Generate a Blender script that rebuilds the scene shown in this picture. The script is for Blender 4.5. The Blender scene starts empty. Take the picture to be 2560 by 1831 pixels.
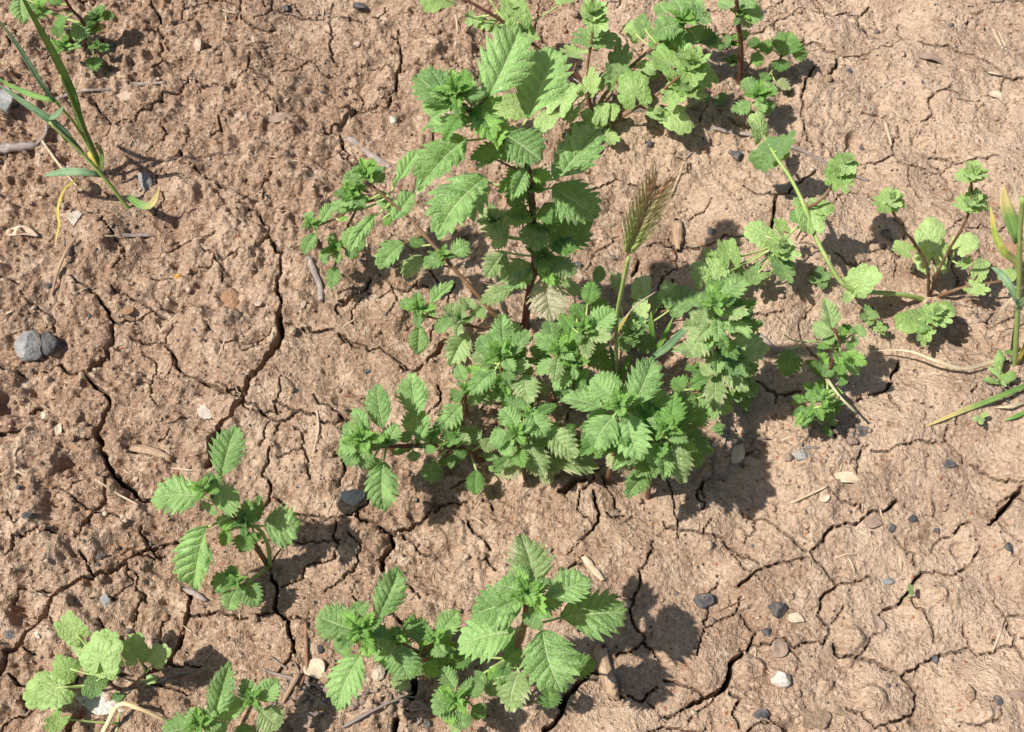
import bpy, math, random
import numpy as np
from mathutils import Vector, Matrix

rnd = random.Random(7)
nrs = np.random.RandomState(11)
SC = bpy.context.scene
COL = SC.collection
R = math.radians

# ------------------------------------------------------------------ camera
CAM_H, PITCH, HFOV = 0.62, R(62), R(46)
cam_d = bpy.data.cameras.new('camera')
cam_d.sensor_fit = 'HORIZONTAL'
cam_d.angle = HFOV
cam_d.clip_start = 0.01
cam_d.clip_end = 500
cam = bpy.data.objects.new('camera', cam_d)
COL.objects.link(cam)
cam.location = (0, 0, CAM_H)
cam.rotation_euler = (R(90) - PITCH, 0, 0)
SC.camera = cam

# ------------------------------------------------------------------ light
SUN_EL, SHADOW_DIR = R(56), R(9)           # shadows fall to the right and away
sd = Vector((math.cos(SHADOW_DIR) * math.cos(SUN_EL), math.sin(SHADOW_DIR) * math.cos(SUN_EL), -math.sin(SUN_EL)))
sun_d = bpy.data.lights.new('sun', 'SUN')
sun_d.energy = 5.0
sun_d.angle = R(0.8)
sun_d.color = (1.0, 0.965, 0.905)
sun = bpy.data.objects.new('sun', sun_d)
COL.objects.link(sun)
sun.rotation_euler = sd.to_track_quat('-Z', 'Y').to_euler()
sun.location = (-2, -1, 3)
world = bpy.data.worlds.new('World')
SC.world = world
world.use_nodes = True
wn = world.node_tree.nodes
sky = wn.new('ShaderNodeTexSky')
sky.sky_type = 'NISHITA'
sky.sun_disc = False
sky.sun_elevation = SUN_EL
sky.sun_rotation = math.atan2(-sd.x, -sd.y)
sky.dust_density = 2.0
wn['Background'].inputs['Strength'].default_value = 0.075
world.node_tree.links.new(sky.outputs['Color'], wn['Background'].inputs['Color'])
SC.view_settings.view_transform = 'Standard'
SC.view_settings.look = 'None'
SC.view_settings.exposure = 0.41
SC.view_settings.gamma = 1.0
SC.view_settings.use_curve_mapping = False
SC.cycles.max_bounces = 8
SC.cycles.transmission_bounces = 6

# ------------------------------------------------------------------ pixel -> place
# positions were read off nine enlarged tiles of the photograph (origin in photo pixels, 0.3963 photo px per tile px)
TILES = {'A0': (0, 0), 'A1': (850, 0), 'A2': (1660, 0), 'B0': (0, 600), 'B1': (850, 600), 'B2': (1660, 600),
         'C0': (0, 1191), 'C1': (750, 1191), 'C2': (1660, 1191)}
TS = 900 / 2271.0
TH = math.tan(HFOV / 2)
FWD = Vector((0, math.cos(PITCH), -math.sin(PITCH)))
UPV = Vector((0, math.sin(PITCH), math.cos(PITCH)))


def P(t, x, y, z=0.0):
    """point at height z (mm) seen at tile pixel x, y"""
    ox, oy = TILES[t]
    u = (ox + x * TS - 1280) / 1280 * TH
    v = -(oy + y * TS - 915.5) / 1280 * TH
    d = FWD + Vector((1, 0, 0)) * u + UPV * v
    k = (z / 1000.0 - CAM_H) / d.z
    return Vector((0, 0, CAM_H)) + d * k


def MPP(p):
    """metres per tile pixel at a point"""
    return (p - Vector((0, 0, CAM_H))).dot(FWD) * TH / 1280 * TS


# ------------------------------------------------------------------ helpers
def mesh_obj(name, verts, faces, mat, parent=None, uvs=None, smooth=True, loc=None):
    me = make_mesh(name, verts, faces, mat, uvs, smooth)
    return link(name, me, parent, loc)


def make_mesh(name, verts, faces, mat, uvs=None, smooth=True):
    me = bpy.data.meshes.new(name)
    me.from_pydata([tuple(v) for v in verts], [], faces)
    if uvs is not None:
        ul = me.uv_layers.new(name='UVMap')
        li = np.empty(len(me.loops), dtype=np.int32)
        me.loops.foreach_get('vertex_index', li)
        ul.data.foreach_set('uv', np.asarray(uvs, dtype=np.float32)[li].ravel())
    if mat is not None:
        for m in (mat if isinstance(mat, (list, tuple)) else [mat]):
            me.materials.append(m)
    if smooth:
        me.polygons.foreach_set('use_smooth', np.ones(len(me.polygons), dtype=bool))
    me.update()
    return me


def link(name, me, parent=None, loc=None):
    o = bpy.data.objects.new(name, me)
    COL.objects.link(o)
    if parent is not None:
        o.parent = parent
    if loc is not None:
        o.location = loc
    return o


def tag(o, label=None, cat=None, group=None, kind=None):
    if label:
        o['label'] = label
    if cat:
        o['category'] = cat
    if group:
        o['group'] = group
    if kind:
        o['kind'] = kind
    return o


def smooth_path(pts, step=0.004):
    """Catmull-Rom through points"""
    pts = [Vector(p) for p in pts]
    if len(pts) == 2:
        n = max(2, int((pts[1] - pts[0]).length / step))
        return [pts[0].lerp(pts[1], i / n) for i in range(n + 1)]
    ext = [pts[0] * 2 - pts[1]] + pts + [pts[-1] * 2 - pts[-2]]
    out = []
    for i in range(1, len(ext) - 2):
        a, b, c, d = ext[i - 1:i + 3]
        n = max(2, int((c - b).length / step))
        for j in range(n):
            t = j / n
            out.append(0.5 * ((2 * b) + (c - a) * t + (2 * a - 5 * b + 4 * c - d) * t * t + (3 * b - a - 3 * c + d) * t ** 3))
    out.append(pts[-1])
    return out


def tube(path, r0, r1, sides=7, ridge=0.0, jit=0.0, flat=1.0, knob=None):
    """verts, faces, uvs of a tapered tube"""
    vs, fs, uv = [], [], []
    n = len(path)
    side = None
    acc = 0.0
    for i, p in enumerate(path):
        d = (path[min(i + 1, n - 1)] - path[max(i - 1, 0)])
        if d.length < 1e-9:
            d = Vector((0, 0, 1))
        d.normalize()
        if side is None:
            side = d.cross(Vector((0, 0, 1)))
            if side.length < 1e-3:
                side = Vector((1, 0, 0))
        side = (side - d * side.dot(d)).normalized()
        up = side.cross(d)
        if i:
            acc += (path[i] - path[i - 1]).length
        t = i / max(1, n - 1)
        r = r0 + (r1 - r0) * t
        if knob:
            r *= 1 + knob * max(0, math.cos(t * 18.8)) ** 12
        for k in range(sides):
            a = 2 * math.pi * k / sides
            rr = r * (1 + ridge * math.cos(4 * a) + rnd.uniform(-jit, jit))
            vs.append(p + side * (math.cos(a) * rr) + up * (math.sin(a) * rr * flat))
            uv.append((k / sides, acc * 20))
    for i in range(n - 1):
        for k in range(sides):
            k2 = (k + 1) % sides
            fs.append((i * sides + k, i * sides + k2, (i + 1) * sides + k2, (i + 1) * sides + k))
    fs.append(tuple(range(sides - 1, -1, -1)))
    fs.append(tuple((n - 1) * sides + k for k in range(sides)))
    return vs, fs, uv


# ------------------------------------------------------------------ materials
class NT:
    def __init__(self, name):
        self.m = bpy.data.materials.new(name)
        self.m.use_nodes = True
        self.t = self.m.node_tree
        self.n = self.t.nodes
        self.b = self.n['Principled BSDF']
        self.out = self.n['Material Output']

    def new(self, kind, **kw):
        nd = self.n.new(kind)
        for k, v in kw.items():
            setattr(nd, k, v)
        return nd

    def link(self, a, b):
        self.t.links.new(a, b)

    def _in(self, nd, i, v):
        if v is None:
            return
        if hasattr(v, 'is_output') or isinstance(v, bpy.types.NodeSocket):
            self.link(v, nd.inputs[i])
        else:
            nd.inputs[i].default_value = v

    def math(self, op, a, b=None, c=None, clamp=False):
        nd = self.new('ShaderNodeMath', operation=op, use_clamp=clamp)
        self._in(nd, 0, a); self._in(nd, 1, b); self._in(nd, 2, c)
        return nd.outputs[0]

    def mix(self, f, a, b, mode='MIX'):
        nd = self.new('ShaderNodeMix', data_type='RGBA', blend_type=mode)
        self._in(nd, 0, f)
        self._in(nd, 6, a if not isinstance(a, tuple) else (*a, 1)[:4])
        self._in(nd, 7, b if not isinstance(b, tuple) else (*b, 1)[:4])
        return nd.outputs[2]

    def noise(self, vec, scale, detail=4, rough=0.55, dist=0.0):
        nd = self.new('ShaderNodeTexNoise')
        nd.inputs['Scale'].default_value = scale
        nd.inputs['Detail'].default_value = detail
        nd.inputs['Roughness'].default_value = rough
        nd.inputs['Distortion'].default_value = dist
        if vec is not None:
            self.link(vec, nd.inputs['Vector'])
        return nd.outputs['Fac']

    def voro(self, vec, scale, feature='F1', rand=1.0):
        nd = self.new('ShaderNodeTexVoronoi', feature=feature)
        nd.inputs['Scale'].default_value = scale
        nd.inputs['Randomness'].default_value = rand
        if vec is not None:
            self.link(vec, nd.inputs['Vector'])
        return nd

    def ss(self, x, lo, hi, a=0.0, b=1.0):
        nd = self.new('ShaderNodeMapRange', interpolation_type='SMOOTHSTEP')
        self._in(nd, 0, x)
        nd.inputs[1].default_value = lo; nd.inputs[2].default_value = hi
        nd.inputs[3].default_value = a; nd.inputs[4].default_value = b
        return nd.outputs[0]

    def bump(self, h, strength, dist, normal=None):
        nd = self.new('ShaderNodeBump')
        nd.inputs['Strength'].default_value = strength
        nd.inputs['Distance'].default_value = dist
        self.link(h, nd.inputs['Height'])
        if normal is not None:
            self.link(normal, nd.inputs['Normal'])
        return nd.outputs['Normal']

    def finish(self, col, rough=0.9, normal=None, spec=0.3, trans=None, tfac=0.0):
        b = self.b
        self._in(b, 'Base Color', col if not isinstance(col, tuple) else (*col, 1))
        self._in(b, 'Roughness', rough)
        b.inputs['Specular IOR Level'].default_value = spec
        b.inputs['Sheen Weight'].default_value = 0.18 if tfac else 0.0
        b.inputs['Sheen Roughness'].default_value = 0.45
        if normal is not None:
            self.link(normal, b.inputs['Normal'])
        if tfac:
            tr = self.new('ShaderNodeBsdfTranslucent')
            self._in(tr, 0, trans if not isinstance(trans, tuple) else (*trans, 1))
            if normal is not None:
                self.link(normal, tr.inputs['Normal'])
            mx = self.new('ShaderNodeMixShader')
            mx.inputs[0].default_value = tfac
            self.link(b.outputs[0], mx.inputs[1]); self.link(tr.outputs[0], mx.inputs[2])
            self.link(mx.outputs[0], self.out.inputs['Surface'])
        return self.m


def soil_material(name):
    t = NT(name)
    co = t.new('ShaderNodeTexCoord').outputs['Object']
    big = t.noise(co, 9, 3, 0.6)
    mid = t.noise(co, 60, 3, 0.65)
    fine = t.noise(co, 480, 2, 0.7)
    grain = t.noise(co, 1500, 1, 0.7)
    sep = t.new('ShaderNodeSeparateXYZ'); t.link(co, sep.inputs[0])
    # looser, browner earth towards -x, pale settled crust towards +x, with wandering borders
    bias = t.math('ADD', t.math('MULTIPLY', t.math('MINIMUM', t.math('MAXIMUM', sep.outputs[0], -0.4), 0.4), 0.55), big)
    c = t.mix(t.ss(bias, 0.32, 0.72), (0.315, 0.2, 0.13), (0.475, 0.338, 0.235))
    c = t.mix(t.ss(t.noise(co, 22, 3, 0.6), 0.52, 0.7, 0, 0.6), c, (0.285, 0.182, 0.12))
    c = t.mix(t.ss(mid, 0.48, 0.75), c, (0.545, 0.4, 0.282))
    c = t.mix(t.ss(mid, 0.45, 0.25), c, (0.265, 0.166, 0.107))
    fg = t.math('ADD', t.math('MULTIPLY', fine, 0.6), t.math('MULTIPLY', grain, 0.4))
    c = t.mix(t.ss(fg, 0.51, 0.66, 0, 0.75), c, (0.67, 0.52, 0.38))
    c = t.mix(t.ss(fg, 0.45, 0.32, 0, 0.75), c, (0.17, 0.1, 0.066))
    sp = t.voro(co, 330)
    spk = t.new('ShaderNodeSeparateColor')
    t.link(sp.outputs['Color'], spk.inputs[0])
    dd = sp.outputs['Distance']
    dark = t.math('MULTIPLY', t.ss(dd, 0.34, 0.2), t.ss(spk.outputs[0], 0.955, 0.96))
    red = t.math('MULTIPLY', t.ss(dd, 0.4, 0.25), t.ss(spk.outputs[2], 0.95, 0.96))
    c = t.mix(dark, c, (0.085, 0.06, 0.052))
    c = t.mix(red, c, (0.36, 0.17, 0.09))
    h = t.math('ADD', t.math('MULTIPLY', fine, 1.0), t.math('MULTIPLY', grain, 0.5))
    h = t.math('ADD', h, t.math('MULTIPLY', t.ss(dd, 0.6, 0.0), 0.3))
    nrm = t.bump(h, 0.9, 0.0027)
    return t.finish(c, 0.96, nrm, 0.12)


def stone_material(name, c1, c2, c3, scale=120, dust=0.25):
    t = NT(name)
    co = t.new('ShaderNodeTexCoord').outputs['Object']
    rn = t.new('ShaderNodeObjectInfo').outputs['Random']
    off = t.new('ShaderNodeVectorMath', operation='ADD')
    t.link(co, off.inputs[0]); t.link(rn, off.inputs[1])
    v = off.outputs[0]
    a = t.noise(v, scale, 5, 0.65)
    b = t.noise(v, scale * 5, 4, 0.7)
    c = t.mix(t.ss(a, 0.35, 0.65), c1, c2)
    c = t.mix(t.ss(b, 0.55, 0.75), c, c3)
    if dust:
        c = t.mix(t.ss(t.noise(v, scale * 0.8, 4), 0.48, 0.66, 0, dust), c, (0.43, 0.3, 0.21))
    nrm = t.bump(t.math('ADD', t.math('MULTIPLY', a, 1.5), t.math('MULTIPLY', b, 0.6)), 1.0, 0.0026)
    return t.finish(c, 0.93, nrm, 0.12)


def fibre_material(name, c1, c2, c3, rough=0.75, dirt=0.3):
    """straw, twigs: streaks along the length (uv.y)"""
    t = NT(name)
    uv = t.new('ShaderNodeTexCoord').outputs['UV']
    ob = t.new('ShaderNodeTexCoord').outputs['Object']
    mp = t.new('ShaderNodeMapping')
    mp.inputs['Scale'].default_value = (14, 1.2, 1)
    t.link(uv, mp.inputs['Vector'])
    s = t.noise(mp.outputs[0], 1.6, 4, 0.6)
    n = t.noise(ob, 160, 4, 0.6)
    c = t.mix(t.ss(s, 0.35, 0.65), c1, c2)
    c = t.mix(t.ss(n, 0.5, 0.75), c, c3)
    c = t.mix(t.ss(t.noise(ob, 90, 4), 0.5, 0.68, 0, dirt), c, (0.3, 0.185, 0.12))
    nrm = t.bump(t.math('ADD', s, t.math('MULTIPLY', n, 0.5)), 0.6, 0.0006)
    return t.finish(c, rough, nrm, 0.3)


def nettle_material(name, dark, light, vein, pale=0.0, palec=(0.5, 0.47, 0.27), spots=0.35, young=False, holes=False):
    t = NT(name)
    uv = t.new('ShaderNodeTexCoord').outputs['UV']
    ob = t.new('ShaderNodeTexCoord').outputs['Object']
    rn = t.new('ShaderNodeObjectInfo').outputs['Random']
    off = t.new('ShaderNodeVectorMath', operation='ADD')
    sc = t.math('MULTIPLY', rn, 37.0)
    t.link(ob, off.inputs[0]); t.link(sc, off.inputs[1])
    ov = off.outputs[0]
    sx = t.new('ShaderNodeSeparateXYZ'); t.link(uv, sx.inputs[0])
    s = t.math('ABSOLUTE', t.math('SUBTRACT', t.math('MULTIPLY', sx.outputs[0], 2), 1))
    v = sx.outputs[1]
    wob = t.math('MULTIPLY', t.math('SUBTRACT', t.noise(ov, 7, 2), 0.5), 0.09)
    lat = t.math('FRACT', t.math('ADD', t.math('MULTIPLY', t.math('SUBTRACT', t.math('ADD', v, wob), t.math('MULTIPLY', s, 0.17)), 7.5), 5.0))
    latd = t.math('ABSOLUTE', t.math('SUBTRACT', lat, 0.5))            # 0.5 on the vein
    vein_l = t.math('MULTIPLY', t.ss(latd, 0.40, 0.485), t.ss(s, 1.0, 0.6, 0.35, 1.0))
    vein_m = t.ss(s, 0.06, 0.02)
    net = t.voro(ov, 17, 'DISTANCE_TO_EDGE')
    vein_n = t.ss(net.outputs['Distance'], 0.09, 0.02, 0, 0.3)
    vm = t.math('MAXIMUM', t.math('MAXIMUM', vein_l, vein_m), vein_n)
    n1 = t.noise(ov, 3.2, 4, 0.6)
    n2 = t.noise(ov, 15, 4, 0.6)
    c = t.mix(t.ss(t.math('ADD', n1, t.math('MULTIPLY', t.math('SUBTRACT', rn, 0.5), 0.35)), 0.35, 0.65), dark, light)
    c = t.mix(t.ss(n2, 0.5, 0.72, 0, 0.45), c, tuple(min(1, x * 1.45) for x in light))
    c = t.mix(t.math('MULTIPLY', vm, 0.75), c, vein)
    dots = t.voro(ov, 30)
    dm = t.ss(dots.outputs['Distance'], 0.2, 0.1, 0, spots)
    c = t.mix(dm, c, (0.42, 0.5, 0.3))
    if pale:
        edge = t.ss(t.math('ADD', t.math('MULTIPLY', s, 0.45), t.math('MULTIPLY', n1, 0.9)), 0.95 - pale * 0.5, 1.1 - pale * 0.5)
        st = t.math('MULTIPLY', t.ss(t.noise(ov, 26, 4, 0.7), 0.62 - pale * 0.2, 0.72 - pale * 0.2), 0.75)
        c = t.mix(t.math('MAXIMUM', t.math('MULTIPLY', edge, 0.85), st), c, palec)
    cell = t.ss(net.outputs['Distance'], 0.0, 0.3)
    h = t.math('SUBTRACT', t.math('ADD', t.math('MULTIPLY', cell, 0.35), t.math('MULTIPLY', dm, 0.7)), t.math('MULTIPLY', t.math('MAXIMUM', vein_l, vein_m), 1.2))
    h = t.math('ADD', h, t.math('MULTIPLY', n2, 0.5))
    nrm = t.bump(h, 0.6, 0.0011)
    m = t.finish(c, t.ss(n2, 0.3, 0.7, 0.36, 0.52), nrm, 0.5, t.mix(0.55, c, (0.42, 0.66, 0.08)), 0.36)
    if holes:
        tr = t.new('ShaderNodeBsdfTransparent')
        mx = t.new('ShaderNodeMixShader')
        hm = t.math('MULTIPLY', t.ss(t.noise(ov, 9, 3, 0.6), 0.62, 0.64), t.math('SUBTRACT', 1.0, t.math('GREATER_THAN', vm, 0.5)))
        t.link(hm, mx.inputs[0])
        src = t.out.inputs['Surface'].links[0].from_socket
        t.link(src, mx.inputs[1]); t.link(tr.outputs[0], mx.inputs[2])
        t.link(mx.outputs[0], t.out.inputs['Surface'])
    return m


def henbit_material(name, dark, light, vein):
    """uv = (angle/pi, radius)"""
    t = NT(name)
    uv = t.new('ShaderNodeTexCoord').outputs['UV']
    ob = t.new('ShaderNodeTexCoord').outputs['Object']
    rn = t.new('ShaderNodeObjectInfo').outputs['Random']
    off = t.new('ShaderNodeVectorMath', operation='ADD')
    t.link(ob, off.inputs[0]); t.link(t.math('MULTIPLY', rn, 41.0), off.inputs[1])
    ov = off.outputs[0]
    sx = t.new('ShaderNodeSeparateXYZ'); t.link(uv, sx.inputs[0])
    wob = t.math('MULTIPLY', t.math('SUBTRACT', t.noise(ov, 6, 2), 0.5), 0.05)
    ang = t.math('FRACT', t.math('MULTIPLY', t.math('ADD', sx.outputs[0], wob), 7.0))
    ad = t.math('ABSOLUTE', t.math('SUBTRACT', ang, 0.5))
    vr = t.math('MULTIPLY', t.ss(t.math('MULTIPLY', ad, t.math('ADD', sx.outputs[1], 0.12)), 0.05, 0.012), t.ss(sx.outputs[1], 1.0, 0.5, 0.25, 1.0))
    net = t.voro(ov, 6.0, 'DISTANCE_TO_EDGE')
    vn = t.ss(net.outputs['Distance'], 0.1, 0.02, 0, 0.4)
    vm = t.math('MAXIMUM', vr, vn)
    n1 = t.noise(ov, 2.5, 4, 0.6)
    n2 = t.noise(ov, 18, 4, 0.6)
    c = t.mix(t.ss(t.math('ADD', n1, t.math('MULTIPLY', t.math('SUBTRACT', rn, 0.5), 0.4)), 0.35, 0.65), dark, light)
    c = t.mix(t.ss(n2, 0.5, 0.75, 0, 0.4), c, tuple(min(1, x * 1.35) for x in light))
    c = t.mix(t.math('MULTIPLY', vm, 0.5), c, vein)
    h = t.math('SUBTRACT', t.math('MULTIPLY', t.ss(net.outputs['Distance'], 0.0, 0.35), 0.7), t.math('MULTIPLY', vr, 1.1))
    h = t.math('ADD', h, t.math('MULTIPLY', n2, 0.25))
    nrm = t.bump(h, 0.5, 0.0010)
    return t.finish(c, 0.5, nrm, 0.35, t.mix(0.5, c, (0.45, 0.64, 0.1)), 0.36)


def blade_material(name, base, light, tip=None, tip_from=0.5, spots=None):
    """grass blade: uv.x across, uv.y 0..1 along"""
    t = NT(name)
    uv = t.new('ShaderNodeTexCoord').outputs['UV']
    ob = t.new('ShaderNodeTexCoord').outputs['Object']
    sx = t.new('ShaderNodeSeparateXYZ'); t.link(uv, sx.inputs[0])
    st = t.math('SINE', t.math('MULTIPLY', sx.outputs[0], 60))
    n = t.noise(ob, 130, 4, 0.6)
    c = t.mix(t.ss(n, 0.3, 0.7), base, light)
    c = t.mix(t.ss(st, 0.3, 1.0, 0, 0.3), c, tuple(min(1, x * 1.4) for x in light))
    c = t.mix(t.ss(t.math('ABSOLUTE', t.math('SUBTRACT', sx.outputs[0], 0.5)), 0.07, 0.02, 0, 0.5), c, tuple(min(1, x * 1.6) for x in light))
    if tip:
        c = t.mix(t.ss(t.math('ADD', sx.outputs[1], t.math('MULTIPLY', t.math('SUBTRACT', n, 0.5), 0.25)), tip_from - 0.15, tip_from + 0.15), c, tip)
    if spots:
        c = t.mix(t.ss(t.noise(ob, 320, 3), 0.62, 0.68, 0, 0.8), c, spots)
    nrm = t.bump(t.math('ADD', st, n), 0.25, 0.0004)
    return t.finish(c, 0.45, nrm, 0.4, t.mix(0.5, c, (0.4, 0.5, 0.05)), 0.25)


M = {}
M['soil'] = soil_material('cracked_clay')
M['dark_stone'] = stone_material('dark_basalt', (0.085, 0.083, 0.084), (0.17, 0.167, 0.166), (0.34, 0.325, 0.31), 220, 0.45)
M['grey_stone'] = stone_material('grey_stone', (0.24, 0.235, 0.225), (0.4, 0.39, 0.37), (0.58, 0.55, 0.5), 120, 0.4)
M['white_stone'] = stone_material('white_quartz', (0.5, 0.43, 0.34), (0.68, 0.62, 0.53), (0.78, 0.73, 0.65), 110, 0.35)
M['lump'] = stone_material('rotten_wood', (0.25, 0.17, 0.11), (0.42, 0.31, 0.21), (0.55, 0.44, 0.32), 160, 0.5)
M['tan_stone'] = stone_material('tan_stone', (0.48, 0.35, 0.25), (0.6, 0.48, 0.36), (0.7, 0.6, 0.48), 120, 0.4)
M['bark'] = stone_material('pale_bark', (0.55, 0.49, 0.4), (0.72, 0.66, 0.57), (0.82, 0.78, 0.7), 130, 0.35)
M['rust'] = stone_material('rusty_soil', (0.4, 0.22, 0.125), (0.45, 0.26, 0.15), (0.5, 0.33, 0.215), 200, 0.5)
M['amber'] = stone_material('amber_bit', (0.55, 0.25, 0.05), (0.7, 0.38, 0.1), (0.8, 0.5, 0.2), 200, 0)
M['straw'] = fibre_material('pale_straw', (0.42, 0.31, 0.19), (0.6, 0.48, 0.33), (0.7, 0.6, 0.46))
M['straw_bright'] = fibre_material('golden_straw', (0.62, 0.42, 0.2), (0.8, 0.64, 0.38), (0.86, 0.76, 0.55), 0.6, 0.1)
M['twig'] = fibre_material('grey_twig', (0.17, 0.13, 0.11), (0.34, 0.28, 0.25), (0.45, 0.39, 0.36))
M['wood'] = fibre_material('weathered_wood', (0.2, 0.12, 0.07), (0.46, 0.32, 0.2), (0.58, 0.44, 0.3))
M['redwood'] = fibre_material('brown_stick', (0.15, 0.07, 0.04), (0.3, 0.15, 0.09), (0.4, 0.25, 0.16))
M['dryleaf'] = fibre_material('dry_leaf', (0.42, 0.3, 0.2), (0.6, 0.48, 0.34), (0.7, 0.6, 0.46))
M['dryleaf_brown'] = fibre_material('brown_dry_leaf', (0.2, 0.13, 0.1), (0.32, 0.23, 0.17), (0.4, 0.31, 0.24))
M['n_mat'] = nettle_material('nettle_leaf', (0.12, 0.25, 0.06), (0.29, 0.5, 0.15), (0.5, 0.64, 0.3))
M['n_young'] = nettle_material('nettle_young_leaf', (0.14, 0.33, 0.04), (0.29, 0.56, 0.1), (0.46, 0.66, 0.22), spots=0.5)
M['n_pale'] = nettle_material('nettle_stippled_leaf', (0.16, 0.28, 0.075), (0.34, 0.52, 0.18), (0.6, 0.66, 0.36), pale=0.35)
M['n_yel'] = nettle_material('nettle_yellowing_leaf', (0.176, 0.300, 0.070), (0.352, 0.465, 0.140), (0.600, 0.600, 0.312), pale=0.75)
M['n_chew'] = nettle_material('nettle_chewed_leaf', (0.16, 0.24, 0.1), (0.28, 0.33, 0.17), (0.62, 0.58, 0.38), pale=1.1, palec=(0.55, 0.5, 0.33), holes=True)
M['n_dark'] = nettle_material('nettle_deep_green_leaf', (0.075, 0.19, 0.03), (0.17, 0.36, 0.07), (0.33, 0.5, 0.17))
M['h_leaf'] = henbit_material('deadnettle_leaf', (0.22, 0.37, 0.09), (0.4, 0.58, 0.2), (0.57, 0.67, 0.34))
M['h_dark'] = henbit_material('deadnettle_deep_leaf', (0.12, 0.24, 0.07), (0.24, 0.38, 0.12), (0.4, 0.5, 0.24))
M['h_pale'] = henbit_material('deadnettle_pale_leaf', (0.3, 0.45, 0.13), (0.44, 0.6, 0.22), (0.6, 0.68, 0.36))
M['floret'] = nettle_material('nettle_floret', (0.16, 0.34, 0.05), (0.33, 0.54, 0.12), (0.5, 0.62, 0.26))
M['stem_red'] = fibre_material('red_brown_stem', (0.085, 0.03, 0.025), (0.17, 0.07, 0.045), (0.26, 0.15, 0.08), 0.5, 0.0)
M['stem_mix'] = fibre_material('olive_red_stem', (0.14, 0.06, 0.042), (0.23, 0.14, 0.065), (0.32, 0.25, 0.11), 0.5, 0.0)
M['stem_green'] = fibre_material('green_stem', (0.221, 0.325, 0.084), (0.364, 0.450, 0.144), (0.494, 0.525, 0.216), 0.5, 0.0)
M['stem_dry'] = fibre_material('dry_stem', (0.38, 0.34, 0.2), (0.5, 0.46, 0.3), (0.62, 0.56, 0.4), 0.6, 0.0)
M['petiole'] = fibre_material('petiole', (0.312, 0.413, 0.120), (0.442, 0.525, 0.180), (0.585, 0.625, 0.264), 0.5, 0.0)
M['g_green'] = blade_material('grass_blade', (0.098, 0.238, 0.039), (0.225, 0.406, 0.078))
M['g_blue'] = blade_material('bluish_grass_blade', (0.119, 0.224, 0.111), (0.240, 0.364, 0.182))
M['g_yelgreen'] = blade_material('yellow_green_blade', (0.26, 0.34, 0.05), (0.42, 0.44, 0.1), (0.6, 0.5, 0.12), 0.75, (0.3, 0.15, 0.04))
M['g_tipdry'] = blade_material('blade_with_dry_tip', (0.12, 0.23, 0.05), (0.2, 0.33, 0.08), (0.62, 0.5, 0.2), 0.55)
M['g_yellow'] = blade_material('yellow_blade', (0.55, 0.42, 0.05), (0.66, 0.53, 0.12), (0.72, 0.6, 0.3), 0.8)
M['g_straw'] = blade_material('straw_blade', (0.55, 0.44, 0.27), (0.68, 0.57, 0.38))
M['spike_green'] = fibre_material('green_spikelet', (0.225, 0.3, 0.075), (0.405, 0.465, 0.15), (0.6, 0.57, 0.27), 0.6, 0.0)
M['spike_tan'] = fibre_material('tan_spikelet', (0.3, 0.27, 0.1), (0.47, 0.42, 0.19), (0.6, 0.52, 0.3), 0.6, 0.0)
M['spike_brown'] = fibre_material('brown_spikelet', (0.36, 0.195, 0.105), (0.54, 0.33, 0.18), (0.72, 0.51, 0.3), 0.6, 0.0)

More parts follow.
